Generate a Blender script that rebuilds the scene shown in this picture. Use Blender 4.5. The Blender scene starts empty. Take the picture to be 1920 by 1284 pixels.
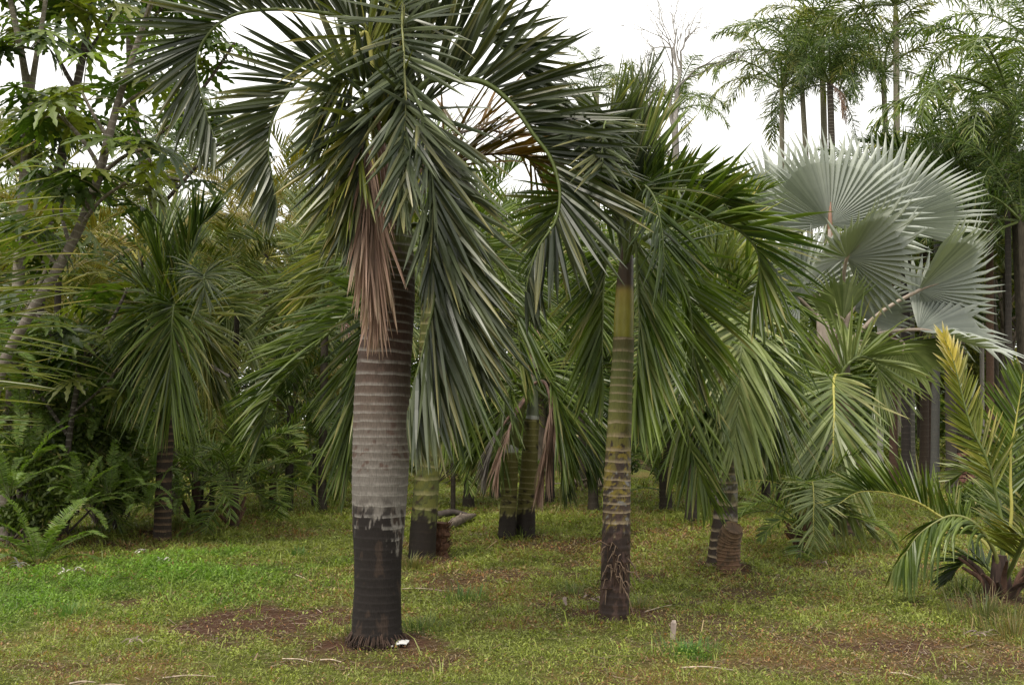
import bpy, math, random
import numpy as np
from mathutils import Vector, Matrix
R = math.radians
sc = bpy.context.scene
COL = sc.collection
# ---------------------------------------------------------------- camera
CAMF, PITCH, CAMH = 1844.0, R(4.9), 1.6
cp, sp = math.cos(PITCH), math.sin(PITCH)
cam_d = bpy.data.cameras.new("camera"); cam = bpy.data.objects.new("camera", cam_d); COL.objects.link(cam)
cam.location = (0, 0, CAMH); cam.rotation_euler = (math.pi / 2 + PITCH, 0, 0)
cam_d.sensor_width = 36.0; cam_d.lens = 36.0 * CAMF / 1920.0; cam_d.clip_end = 1500; cam_d.clip_start = 0.05
sc.camera = cam
# ---------------------------------------------------------------- sky and sun (overcast)
SUN_EL, SUN_AZ = R(58), R(215)
w = bpy.data.worlds.new("World"); sc.world = w; w.use_nodes = True
nt = w.node_tree; bg = nt.nodes["Background"]; bg.inputs["Strength"].default_value = 0.080
sky = nt.nodes.new("ShaderNodeTexSky"); sky.sky_type = 'NISHITA'; sky.sun_disc = False
sky.sun_elevation = SUN_EL; sky.sun_rotation = SUN_AZ
tc = nt.nodes.new("ShaderNodeTexCoord")
cn = nt.nodes.new("ShaderNodeTexNoise"); cn.inputs["Scale"].default_value = 1.6; cn.inputs["Detail"].default_value = 5
nt.links.new(tc.outputs["Generated"], cn.inputs["Vector"])
cr = nt.nodes.new("ShaderNodeValToRGB"); nt.links.new(cn.outputs["Fac"], cr.inputs["Fac"])
cr.color_ramp.elements[0].position = .3; cr.color_ramp.elements[0].color = (11.9, 11.7, 11.2, 1)
cr.color_ramp.elements[1].position = .7; cr.color_ramp.elements[1].color = (13.9, 13.6, 12.9, 1)
mx = nt.nodes.new("ShaderNodeMix"); mx.data_type = 'RGBA'; mx.inputs["Factor"].default_value = 0.9
nt.links.new(sky.outputs[0], mx.inputs["A"]); nt.links.new(cr.outputs[0], mx.inputs["B"])
nt.links.new(mx.outputs["Result"], bg.inputs["Color"])
sd = bpy.data.lights.new("sun", 'SUN'); so = bpy.data.objects.new("sun", sd); COL.objects.link(so)
sd.energy = 2.2; sd.angle = R(16); sd.color = (1.0, .93, .82)
so.rotation_euler = Vector((math.sin(SUN_AZ) * math.cos(SUN_EL), math.cos(SUN_AZ) * math.cos(SUN_EL), math.sin(SUN_EL))).to_track_quat('Z', 'Y').to_euler()
sc.view_settings.view_transform = 'Standard'; sc.view_settings.look = 'None'
sc.view_settings.exposure = 0.80; sc.view_settings.gamma = 1.0
try:
    sc.cycles.max_bounces = 6; sc.cycles.diffuse_bounces = 2; sc.cycles.transmission_bounces = 4
    sc.cycles.caustics_reflective = False; sc.cycles.caustics_refractive = False
except Exception: pass

# ---------------------------------------------------------------- helpers
def P(u, v, d):
    """photo direction (u,v) at ground distance d -> world point"""
    x = (u - 960) / CAMF; y = -(v - 642) / CAMF
    dy = cp - y * sp; dz = sp + y * cp; s = d / dy
    return np.array((x * s, d, CAMH + dz * s))
def G(u, v):
    y = -(v - 642) / CAMF; dz = sp + y * cp; s = -CAMH / dz
    return np.array(((u - 960) / CAMF * s, (cp - y * sp) * s, 0.0))
def vdist(v):
    return G(960, v)[1]
def norm(a):
    return a / np.maximum(np.linalg.norm(a, axis=-1, keepdims=True), 1e-9)
def hash2(ix, iy, seed):
    n = (ix.astype(np.int64) * 374761393 + iy.astype(np.int64) * 668265263 + seed * 974711) & 0x7fffffff
    n = ((n ^ (n >> 13)) * 1274126177) & 0x7fffffff
    return ((n ^ (n >> 16)) & 0xffff) / 65535.0
def vnoise(x, y, seed=0):
    ix, iy = np.floor(x), np.floor(y); fx, fy = x - ix, y - iy
    fx = fx * fx * (3 - 2 * fx); fy = fy * fy * (3 - 2 * fy)
    a, b, c, d = hash2(ix, iy, seed), hash2(ix + 1, iy, seed), hash2(ix, iy + 1, seed), hash2(ix + 1, iy + 1, seed)
    return (a * (1 - fx) + b * fx) * (1 - fy) + (c * (1 - fx) + d * fx) * fy
def fbm(x, y, seed=0, oct=4):
    s, a, t = 0, .5, 0
    for k in range(oct):
        s = s + a * vnoise(x, y, seed + k * 17); t += a; x, y, a = x * 2.03, y * 2.03, a * .5
    return s / t
def tag(o, label, cat, group=None, kind=None):
    if label: o["label"] = label
    if cat: o["category"] = cat
    if group: o["group"] = group
    if kind: o["kind"] = kind
    return o
def empty(name, loc, label, cat, group=None):
    o = bpy.data.objects.new(name, None); COL.objects.link(o); o.location = [float(a) for a in loc]
    o.empty_display_size = .1
    return tag(o, label, cat, group)

class Geo:
    """collects verts / faces / colours; builds one mesh"""
    def __init__(s): s.v, s.f, s.c, s.m, s.n, s.uv = [], [], [], [], 0, []
    def add(s, v, f, c, mat=0, uv=None):
        v = np.asarray(v, float).reshape(-1, 3)
        c = np.asarray(c, float)
        if c.ndim == 1: c = np.broadcast_to(c, (len(v), 3))
        s.v.append(v); s.c.append(c.reshape(-1, 3)); s.uv.append(np.zeros((len(v), 2)) if uv is None else uv)
        f = np.asarray(f) + s.n
        s.f.append(f); s.m.append(np.full(len(f), mat)); s.n += len(v)
        return s
    def add_geo(s, g, M=None, off=(0, 0, 0), tint=None):
        for v, f, c, m, uv in zip(g.v, g.f, g.c, g.m, g.uv):
            base = 0
            vv = v if M is None else v @ np.asarray(M).T
            cc = c if tint is None else np.clip(c * tint, 0, 1)
            s.v.append(vv + np.asarray(off)); s.c.append(cc); s.uv.append(uv)
            s.f.append(f + s.n); s.m.append(m); 
        s.n += sum(len(v) for v in g.v)
        return s
    def flat(s):
        """merge parts so that add_geo indices stay right"""
        return s
    def mesh(s, name, mats, smooth=False, origin=None):
        me = bpy.data.meshes.new(name)
        V = np.concatenate(s.v)
        if origin is not None: V = V - np.asarray(origin)
        C = np.concatenate(s.c); UV = np.concatenate(s.uv)
        tot = [f.shape[1] for f in s.f for _ in range(len(f))]
        idx = np.concatenate([f.ravel() for f in s.f]); M = np.concatenate(s.m)
        tot = np.concatenate([np.full(len(f), f.shape[1]) for f in s.f])
        start = np.concatenate([[0], np.cumsum(tot)[:-1]])
        me.vertices.add(len(V)); me.vertices.foreach_set("co", V.astype(np.float32).ravel())
        me.loops.add(len(idx)); me.loops.foreach_set("vertex_index", idx.astype(np.int32))
        me.polygons.add(len(tot)); me.polygons.foreach_set("loop_start", start.astype(np.int32))
        me.polygons.foreach_set("material_index", M.astype(np.int32))
        me.polygons.foreach_set("use_smooth", np.full(len(tot), bool(smooth)))
        me.update(calc_edges=True)
        at = me.color_attributes.new("Col", 'FLOAT_COLOR', 'POINT')
        at.data.foreach_set("color", np.concatenate([C, np.ones((len(C), 1))], 1).astype(np.float32).ravel())
        a2 = me.attributes.new("ring", 'FLOAT2', 'POINT'); a2.data.foreach_set("vector", UV.astype(np.float32).ravel())
        for m in (mats if isinstance(mats, (list, tuple)) else [mats]): me.materials.append(m)
        return me
def obj(name, me, parent=None, loc=None, rot=None, scale=None):
    o = bpy.data.objects.new(name, me); COL.objects.link(o)
    if parent is not None: o.parent = parent
    if loc is not None: o.location = [float(a) for a in loc]
    if rot is not None: o.rotation_euler = rot
    if scale is not None: o.scale = (scale,) * 3 if np.isscalar(scale) else scale
    return o

# Geo pieces hold indices relative to whole Geo; to merge one Geo in another the whole of it is shifted at once
def merged(g):
    V = np.concatenate(g.v); C = np.concatenate(g.c); UV = np.concatenate(g.uv)
    q = [f for f in g.f]
    return V, q, C, UV, g.m
def put(dst, g, M=None, off=(0, 0, 0), tint=None):
    V, q, C, UV, m = merged(g)
    if M is not None: V = V @ np.asarray(M).T
    V = V + np.asarray(off)
    if tint is not None: C = np.clip(C * tint, 0, 1)
    dst.v.append(V); dst.c.append(C); dst.uv.append(UV)
    for f, mm in zip(q, m): dst.f.append(f + dst.n); dst.m.append(mm)
    dst.n += len(V)

# ---------------------------------------------------------------- materials
def newmat(name):
    m = bpy.data.materials.new(name); m.use_nodes = True
    t = m.node_tree; return m, t, t.nodes["Principled BSDF"], t.nodes["Material Output"]
def leaf_mat(name, rough=.42, trans=.3, spec=.5, streak=0.15):
    m, t, b, out = newmat(name)
    a = t.nodes.new("ShaderNodeAttribute"); a.attribute_name = "Col"
    tc = t.nodes.new("ShaderNodeTexCoord")
    n = t.nodes.new("ShaderNodeTexNoise"); n.inputs["Scale"].default_value = 9; n.inputs["Detail"].default_value = 4
    t.links.new(tc.outputs["Object"], n.inputs["Vector"])
    mr = t.nodes.new("ShaderNodeMapRange"); mr.inputs["To Min"].default_value = 1 - 2 * streak; mr.inputs["To Max"].default_value = 1 + 2 * streak
    t.links.new(n.outputs["Fac"], mr.inputs["Value"])
    mul = t.nodes.new("ShaderNodeVectorMath"); mul.operation = 'SCALE'
    t.links.new(a.outputs["Color"], mul.inputs[0]); t.links.new(mr.outputs[0], mul.inputs["Scale"])
    t.links.new(mul.outputs[0], b.inputs["Base Color"])
    b.inputs["Roughness"].default_value = rough; b.inputs["Specular IOR Level"].default_value = spec
    tr = t.nodes.new("ShaderNodeBsdfTranslucent")
    m2 = t.nodes.new("ShaderNodeVectorMath"); m2.operation = 'MULTIPLY'; m2.inputs[1].default_value = (1.5, 1.7, .7)
    t.links.new(mul.outputs[0], m2.inputs[0]); t.links.new(m2.outputs[0], tr.inputs["Color"])
    mix = t.nodes.new("ShaderNodeMixShader"); mix.inputs[0].default_value = trans
    t.links.new(b.outputs[0], mix.inputs[1]); t.links.new(tr.outputs[0], mix.inputs[2]); t.links.new(mix.outputs[0], out.inputs["Surface"])
    return m
def solid_mat(name, rough=.8, scale=20, amt=.25, bump=.4, stretch=(1, 1, 1), spec=.3):
    m, t, b, out = newmat(name)
    a = t.nodes.new("ShaderNodeAttribute"); a.attribute_name = "Col"
    tc = t.nodes.new("ShaderNodeTexCoord"); mp = t.nodes.new("ShaderNodeMapping"); mp.inputs["Scale"].default_value = stretch
    n = t.nodes.new("ShaderNodeTexNoise"); n.inputs["Scale"].default_value = scale; n.inputs["Detail"].default_value = 6
    t.links.new(tc.outputs["Object"], mp.inputs[0]); t.links.new(mp.outputs[0], n.inputs["Vector"])
    mr = t.nodes.new("ShaderNodeMapRange"); mr.inputs["From Min"].default_value = .25; mr.inputs["From Max"].default_value = .75
    mr.inputs["To Min"].default_value = 1 - 2 * amt; mr.inputs["To Max"].default_value = 1 + 2 * amt
    t.links.new(n.outputs["Fac"], mr.inputs["Value"])
    mul = t.nodes.new("ShaderNodeVectorMath"); mul.operation = 'SCALE'
    t.links.new(a.outputs["Color"], mul.inputs[0]); t.links.new(mr.outputs[0], mul.inputs["Scale"]); t.links.new(mul.outputs[0], b.inputs["Base Color"])
    b.inputs["Roughness"].default_value = rough; b.inputs["Specular IOR Level"].default_value = spec
    bp = t.nodes.new("ShaderNodeBump"); bp.inputs["Strength"].default_value = bump; bp.inputs["Distance"].default_value = .01
    t.links.new(n.outputs["Fac"], bp.inputs["Height"]); t.links.new(bp.outputs[0], b.inputs["Normal"])
    return m
LEAF = leaf_mat("palm_leaf", rough=.38, trans=.25, spec=.38)
LEAFA = leaf_mat("thick_dark_leaf", rough=.36, trans=.12, spec=.4)
LEAFSOFT = leaf_mat("soft_leaf", rough=.5, trans=.35)
SILVER = leaf_mat("silver_leaf", rough=.5, trans=.15, streak=.05)
DRY = leaf_mat("dry_leaf", rough=.75, trans=.12, spec=.2)
STALK = solid_mat("stalk", rough=.45, scale=14, amt=.15, bump=.1, stretch=(1, 1, .3), spec=.4)
WOOD = solid_mat("weathered_wood", rough=.85, scale=18, amt=.3, bump=.6, stretch=(1, 1, .4))
BARK = solid_mat("bark", rough=.9, scale=30, amt=.3, bump=.7, stretch=(1, 1, .25))
PAPER = solid_mat("paper", rough=.7, scale=40, amt=.03, bump=.1)

def trunk_mat(name, spacing, cring, gap=.22, fibre=.35, blotch=None, blotch_thr=.6, ringmix=.85, rough=.8, bscale=6, warp=.5):
    """palm trunk: base colour from Col, pale leaf-scar rings at the 'ring' attribute, fibre streaks, optional blotches"""
    m, t, b, out = newmat(name); N, Lk = t.nodes.new, t.links.new
    a = N("ShaderNodeAttribute"); a.attribute_name = "Col"
    rg = N("ShaderNodeAttribute"); rg.attribute_name = "ring"
    sx = N("ShaderNodeSeparateXYZ"); Lk(rg.outputs["Vector"], sx.inputs[0])
    tc = N("ShaderNodeTexCoord")
    n1 = N("ShaderNodeTexNoise"); n1.inputs["Scale"].default_value = 5; n1.inputs["Detail"].default_value = 3; Lk(tc.outputs["Object"], n1.inputs["Vector"])
    mw = N("ShaderNodeMath"); mw.operation = 'MULTIPLY_ADD'; Lk(n1.outputs["Fac"], mw.inputs[0]); mw.inputs[1].default_value = warp
    Lk(sx.outputs["Y"], mw.inputs[2])
    fr = N("ShaderNodeMath"); fr.operation = 'FRACT'; Lk(mw.outputs[0], fr.inputs[0])
    # fine fibres (vertical)
    mp = N("ShaderNodeMapping"); mp.inputs["Scale"].default_value = (150, 150, 22); Lk(tc.outputs["Object"], mp.inputs[0])
    n2 = N("ShaderNodeTexNoise"); n2.inputs["Scale"].default_value = 1; n2.inputs["Detail"].default_value = 5; Lk(mp.outputs[0], n2.inputs["Vector"])
    rr = N("ShaderNodeValToRGB"); e = rr.color_ramp.elements
    e[0].position = 0; e[0].color = (1, 1, 1, 1); e[1].position = gap; e[1].color = (0, 0, 0, 1)
    k = rr.color_ramp.elements.new(gap * .45); k.color = (.55, .55, .55, 1)
    k = rr.color_ramp.elements.new(.94); k.color = (0, 0, 0, 1); k = rr.color_ramp.elements.new(1.0); k.color = (1, 1, 1, 1)
    Lk(fr.outputs[0], rr.inputs[0])
    n3 = N("ShaderNodeTexNoise"); n3.inputs["Scale"].default_value = 11; n3.inputs["Detail"].default_value = 6; Lk(tc.outputs["Object"], n3.inputs["Vector"])
    m3 = N("ShaderNodeMapRange"); m3.inputs["From Min"].default_value = .24; m3.inputs["From Max"].default_value = .5; Lk(n3.outputs["Fac"], m3.inputs["Value"])
    f = N("ShaderNodeMath"); f.operation = 'MULTIPLY'; Lk(rr.outputs[0], f.inputs[0]); Lk(m3.outputs[0], f.inputs[1])
    f2 = N("ShaderNodeMath"); f2.operation = 'MULTIPLY'; Lk(f.outputs[0], f2.inputs[0]); Lk(sx.outputs["X"], f2.inputs[1])
    f3 = N("ShaderNodeMath"); f3.operation = 'MULTIPLY'; Lk(f2.outputs[0], f3.inputs[0]); f3.inputs[1].default_value = ringmix
    mf = N("ShaderNodeMapRange"); mf.inputs["From Min"].default_value = .3; mf.inputs["From Max"].default_value = .7
    mf.inputs["To Min"].default_value = 1 - fibre; mf.inputs["To Max"].default_value = 1 + fibre; Lk(n2.outputs["Fac"], mf.inputs["Value"])
    mixr = N("ShaderNodeMix"); mixr.data_type = 'RGBA'; Lk(f3.outputs[0], mixr.inputs["Factor"]); Lk(a.outputs["Color"], mixr.inputs["A"])
    mixr.inputs["B"].default_value = (*cring, 1)
    last = mixr.outputs["Result"]
    if blotch is not None:
        n4 = N("ShaderNodeTexNoise"); n4.inputs["Scale"].default_value = bscale; n4.inputs["Detail"].default_value = 7
        mp4 = N("ShaderNodeMapping"); mp4.inputs["Scale"].default_value = (1, 1, 1.6); Lk(tc.outputs["Object"], mp4.inputs[0]); Lk(mp4.outputs[0], n4.inputs["Vector"])
        m4 = N("ShaderNodeMapRange"); m4.inputs["From Min"].default_value = blotch_thr - .05; m4.inputs["From Max"].default_value = blotch_thr + .05; Lk(n4.outputs["Fac"], m4.inputs["Value"])
        mb = N("ShaderNodeMix"); mb.data_type = 'RGBA'; Lk(m4.outputs[0], mb.inputs["Factor"]); Lk(last, mb.inputs["A"]); mb.inputs["B"].default_value = (*blotch, 1)
        last = mb.outputs["Result"]
    mul = N("ShaderNodeVectorMath"); mul.operation = 'SCALE'; Lk(last, mul.inputs[0]); Lk(mf.outputs[0], mul.inputs["Scale"]); Lk(mul.outputs[0], b.inputs["Base Color"])
    b.inputs["Roughness"].default_value = rough; b.inputs["Specular IOR Level"].default_value = .25
    bp = N("ShaderNodeBump"); bp.inputs["Strength"].default_value = .5; bp.inputs["Distance"].default_value = .006
    Lk(n2.outputs["Fac"], bp.inputs["Height"]); Lk(bp.outputs[0], b.inputs["Normal"])
    m["spacing"] = spacing
    return m

# ---------------------------------------------------------------- curves
def spline(pts, per=14):
    p = np.asarray(pts, float); n = len(p)
    if n == 2: t = np.linspace(0, 1, per + 1)[:, None]; return p[0] * (1 - t) + p[1] * t
    q = np.vstack([2 * p[0] - p[1], p, 2 * p[-1] - p[-2]]); o = []
    for i in range(1, n):
        a, b, c, d = q[i - 1], q[i], q[i + 1], q[i + 2]
        t = np.linspace(0, 1, per, endpoint=False)[:, None]
        o.append(.5 * (2 * b + (c - a) * t + (2 * a - 5 * b + 4 * c - d) * t ** 2 + (3 * b - a - 3 * c + d) * t ** 3))
    o.append(p[-1][None]); return np.vstack(o)
def arc(p):
    d = np.linalg.norm(np.diff(p, axis=0), axis=1); s = np.concatenate([[0], np.cumsum(d)]); return s
def at_s(p, s, q):
    return np.stack([np.interp(q, s, p[:, k]) for k in range(3)], 1)
def tube(g, p, rad, sides=8, col=(.2, .2, .2), mat=0, cap=True, ring=None, flat=1.0):
    """tube along points p with radius array"""
    p = np.asarray(p, float); n = len(p); rad = np.broadcast_to(np.asarray(rad, float), (n,))
    T = norm(np.gradient(p, axis=0)); up = np.array([0., 1., 0.]) if abs(T[0][2]) > .7 else np.array([0., 0., 1.])
    A = np.zeros_like(p); a = norm(np.cross(T[0], up))
    for i in range(n):
        a = norm(a - np.dot(a, T[i]) * T[i]); A[i] = a
    B = np.cross(T, A); th = np.linspace(0, 2 * np.pi, sides, endpoint=False)
    V = p[:, None] + rad[:, None, None] * (np.cos(th)[None, :, None] * A[:, None] + flat * np.sin(th)[None, :, None] * B[:, None])
    i, j = np.meshgrid(np.arange(n - 1), np.arange(sides), indexing='ij'); j2 = (j + 1) % sides
    F = np.stack([i * sides + j, i * sides + j2, (i + 1) * sides + j2, (i + 1) * sides + j], -1).reshape(-1, 4)
    C = np.asarray(col, float)
    if C.ndim == 2: C = np.repeat(C, sides, axis=0)
    uv = None
    if ring is not None: uv = np.repeat(ring, sides, axis=0)
    g.add(V.reshape(-1, 3), F, C, mat, uv)
    if cap:
        cc = C if C.ndim == 1 else C[-1]; c0 = C if C.ndim == 1 else C[0]
        for ri, q, rev in ((n - 1, cc, False), (0, c0, True)):
            ringv = V[ri]; ctr = ringv.mean(0)[None]; k = np.arange(sides)
            f = np.stack([k, (k + 1) % sides, np.full(sides, sides)], 1)
            if rev: f = f[:, ::-1]
            g.add(np.vstack([ringv, ctr]), f, q, mat)

# ---------------------------------------------------------------- leaf colours: base, second, tip, share of yellowing leaflets
PAL = {
 'blue':   ((.022, .032, .016), (.088, .106, .052), (.24, .22, .09), .14),
 'dark':   ((.015, .030, .005), (.058, .090, .016), (.17, .15, .05), .08),
 'green':  ((.030, .056, .007), (.125, .170, .028), (.26, .23, .08), .12),
 'olive':  ((.048, .070, .008), (.180, .195, .032), (.36, .29, .09), .26),
 'pale':   ((.090, .125, .034), (.230, .265, .105), (.36, .32, .14), .14),
 'yellow': ((.170, .160, .024), (.330, .270, .045), (.46, .30, .08), .50),
 'orange': ((.090, .085, .018), (.240, .120, .020), (.40, .20, .05), .35),
 'gold':   ((.300, .250, .035), (.460, .370, .080), (.55, .48, .35), .40),
 'dead':   ((.240, .150, .115), (.330, .225, .180), (.36, .27, .20), .30),
 'grey':   ((.200, .175, .160), (.300, .270, .250), (.32, .28, .25), .30),
 'fern':   ((.075, .130, .016), (.140, .210, .032), (.26, .24, .07), .10),
 'silver': ((.225, .250, .222), (.365, .390, .350), (.40, .40, .32), .05),
}
def frond_geo(pts, n=60, L=.75, w=.035, a0=70, a1=28, vee=50, veej=10, droop=.5, pal='green', seed=0, start=.2,
              H=None, twist=0., K=5, sides=(1, -1), jit=5, prof=None, fold=.3, per=14, tint=1.0, tippal=None):
    """leaflets of one feather frond along the spine pts (world or local metres)"""
    rng = np.random.default_rng(seed)
    sp_ = spline(pts, per); q_ = np.linspace(0, 1, len(sp_)); sp_ = sp_ + (np.sin(q_ * 3.14)[:, None] * .014 * (np.sin(q_[:, None] * rng.uniform(5, 11, 3) + rng.uniform(0, 6, 3)) + .15 * np.sin(q_[:, None] * rng.uniform(20, 34, 3)))); s = arc(sp_); tot = s[-1]; T_ = norm(np.gradient(sp_, axis=0))
    if H is None:
        h = sp_[-1] - sp_[0]; H = (h[0], h[1])
    H = norm(np.array([H[0], H[1], 0.])); S0 = np.cross(H, (0, 0, 1.))
    g = Geo(); b, b2, tip, py = PAL[pal]; b, b2, tip = map(np.array, (b, b2, tip))
    px, pv = prof or ([0, .12, .35, .6, .82, 1], [.55, .85, 1, .95, .72, .38])
    for sd_ in sides:
        x = (np.arange(n) + .5) / n; x = np.clip(x + rng.normal(0, .25 / n, n), 0, 1)
        q = start + (1 - start) * x
        B = at_s(sp_, s, q * tot); T = norm(at_s(T_, s, q * tot))
        S = norm(S0 - (T @ S0)[:, None] * T); N = np.cross(S, T)
        if twist:
            tw = R(twist) * q; S, N = (np.cos(tw)[:, None] * S + np.sin(tw)[:, None] * N), (np.cos(tw)[:, None] * N - np.sin(tw)[:, None] * S)
        al = R(1) * (a0 + (a1 - a0) * x ** 1.3 + rng.normal(0, jit, n)); ve = R(1) * (vee + rng.normal(0, veej, n))
        D0 = np.cos(al)[:, None] * T + np.sin(al)[:, None] * (np.cos(ve)[:, None] * sd_ * S + np.sin(ve)[:, None] * N)
        ln = L * np.interp(x, px, pv) * rng.uniform(.82, 1.12, n) * np.where(rng.random(n) < .06, rng.uniform(.35, .75, n), 1) * np.where(rng.random(n) < .035, .02, 1)
        dr = droop * rng.uniform(.5, 1.5, n) * np.where(rng.random(n) < .07, 2.5, 1)
        t = np.linspace(0, 1, K); pos = [B]; dirs = []
        for k in range(K):
            tk = t[k]
            dcur = norm(D0 + (tk ** 1.6 * dr)[:, None] * np.array([0, 0, -1.])); dirs.append(dcur)
            if k < K - 1: pos.append(pos[-1] + dcur * (ln / (K - 1))[:, None])
        prof_w = np.interp(t, [0, .12, .4, .7, 1], [.45, .85, 1, .75, .06])
        W0 = T + .25 * rng.normal(0, 1, (n, 1)) * N
        cl = b + (b2 - b) * rng.random((n, 1)) ** 1.2; yel = (rng.random(n) < py)
        tipc = np.where(yel[:, None], tip, cl * 1.15 + .06 * tip)
        if tippal is not None:
            c2, x0 = np.array(PAL[tippal][0]), .68; mixx = np.clip((x - x0) / .15, 0, 1)[:, None]
            cl = cl * (1 - mixx) + mixx * (c2 + rng.random((n, 1)) * (np.array(PAL[tippal][1]) - c2)); tipc = tipc * (1 - mixx) + mixx * np.array(PAL[tippal][2])
        VV = np.zeros((n, K, 3, 3)); CC = np.zeros((n, K, 3, 3))
        for k in range(K):
            d = dirs[k]; Wd = norm(W0 - np.sum(W0 * d, 1, keepdims=True) * d); nn = np.cross(d, Wd) * sd_
            hw = (w * .5 * prof_w[k]) * np.ones((n, 1)) * (.8 + .4 * rng.random((n, 1)) if k == 0 else 1)
            VV[:, k, 0] = pos[k] - Wd * hw; VV[:, k, 1] = pos[k] + nn * hw * fold * 2; VV[:, k, 2] = pos[k] + Wd * hw
            m = np.clip((t[k] - .45) / .55, 0, 1) ** 1.2
            c = cl * (1 - m) + tipc * m; edge = np.where(yel[:, None], .35, .0)
            CC[:, k, 1] = c * tint; CC[:, k, 0] = CC[:, k, 2] = (c * (1 - edge) + tip * edge) * tint
        i = np.arange(n)[:, None, None]; k = np.arange(K - 1)[None, :, None]; j = np.arange(2)[None, None, :]
        base = i * K * 3 + k * 3 + j
        F = np.stack([base, base + 1, base + 4, base + 3], -1).reshape(-1, 4)
        g.add(VV.reshape(-1, 3), F, CC.reshape(-1, 3))
    return g, sp_
STK = {'green': (.10, .13, .035), 'yellow': (.32, .30, .07), 'dark': (.055, .06, .022), 'brown': (.12, .07, .045), 'dead': (.25, .15, .12), 'olive': (.14, .15, .04)}
def hero_frond(parent, pts, stalk='green', r0=.022, mat=LEAF, lab=None, **kw):
    """pts in world; makes child 'frond' with child 'midrib'"""
    o0 = np.array(parent.location)
    kw = dict(kw); kw['tint'] = kw.get('tint', 1.) * random.Random(kw.get('seed', 0)).uniform(.82, 1.2)
    g, sp_ = frond_geo(pts, **kw)
    f = obj('frond', g.mesh('frond', mat, origin=o0), parent)
    if lab: f['label'] = lab
    r = Geo(); n = len(sp_); tube(r, sp_, np.linspace(r0, r0 * .16, n), 6, STK[stalk])
    obj('midrib', r.mesh('midrib', STALK, True, origin=o0), f)
    return f
def hp(parent, uvd, **kw):
    if parent.name == 'bottle_palm' and 'mat' not in kw: kw['mat'] = LEAFA
    return hero_frond(parent, [P(*a) for a in uvd], **kw)

def trunk_geo(path, radii, hs, cols, spacing, sides=28, ringamp=.035, tiltn=.02, seed=0, ringzone=(0, 1), per=5):
    """lathe along path; radii/cols given at fractions hs; ridges at each leaf scar"""
    rng = np.random.default_rng(seed)
    p = spline(path, 20); s = arc(p); tot = s[-1]
    nseg = max(10, int(tot / spacing * per)); q = np.linspace(0, tot, nseg); pp = at_s(p, s, q); fr = q / tot
    rad = np.interp(fr, hs, radii)
    # irregular ring phase
    ph = np.cumsum(np.concatenate([[0], (np.diff(q) / spacing) * (1 + .35 * np.sin(np.linspace(0, 17, nseg - 1)) * rng.uniform(.5, 1))]))
    c = np.stack([np.interp(fr, hs, [k[j] for k in cols]) for j in range(3)], 1)
    f = ph % 1.0; bump = ringamp * np.exp(-((np.minimum(f, 1 - f)) / .12) ** 2)
    rad = rad * (1 + bump)
    vis = np.where((fr >= ringzone[0]) & (fr <= ringzone[1]), 1., 0.)
    g = Geo(); tube(g, pp, rad, sides, c, 0, True, ring=np.stack([vis, ph], 1))
    V = g.v[0]; ang = np.arctan2(V[:, 1] - np.repeat(pp[:, 1], sides), V[:, 0] - np.repeat(pp[:, 0], sides))
    lump = 1 + tiltn * np.sin(3 * ang + seed) * np.sin(np.repeat(q, sides) * 2.1 + seed) + tiltn * .5 * np.sin(7 * ang + np.repeat(q, sides) * 5)
    ctr = np.repeat(pp, sides, 0); g.v[0] = ctr + (V - ctr) * lump[:, None]
    return g
def stained(g, zfun, dark, seed=0, amp=.12, soft=.02, slant=0.):
    """dark foot of a trunk, ragged upper edge: real stain with its own outline"""
    for k in range(len(g.v)):
        V = g.v[k]; C = np.array(g.c[k]); a = np.arctan2(V[:, 1] - V[:, 1].mean(), V[:, 0] - V[:, 0].mean())
        nz = .8 * (fbm(np.cos(a) * 4 + 10, np.sin(a) * 4 + 10 + V[:, 2] * 4.5, seed, 5) - .5) + .35 * (fbm(np.cos(a) * 14, np.sin(a) * 14 + V[:, 2] * 9, seed + 9, 4) - .5)
        lim = zfun + amp * nz * 4 + slant * -np.cos(a); m = np.clip((lim - V[:, 2]) / soft, 0, 1)[:, None]
        g.c[k] = C * (1 - m) + np.array(dark) * m
        uv = np.array(g.uv[k]); uv[:, 0] *= (1 - m[:, 0] * .97); g.uv[k] = uv
    return g

def mottle(g, layers, seed=0):
    """patches of lichen, bark and moss: (colour, scale, threshold, zlo, zhi, vertical squash)"""
    for k in range(len(g.v)):
        V = g.v[k]; C = np.array(g.c[k]); a = np.arctan2(V[:, 1] - V[:, 1].mean(), V[:, 0] - V[:, 0].mean())
        for q, (col, sc_, th, zl, zh, sq) in enumerate(layers):
            n = fbm(np.cos(a) * sc_ + 7 * q + 20, np.sin(a) * sc_ + V[:, 2] * sq * 9 + 3, seed + q * 5, 5)
            m = np.clip((n - th) / .045, 0, 1) * np.clip((V[:, 2] - zl) / .1, 0, 1) * np.clip((zh - V[:, 2]) / .15, 0, 1)
            C = C * (1 - m[:, None]) + np.array(col) * m[:, None]
        g.c[k] = C
    return g
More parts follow.
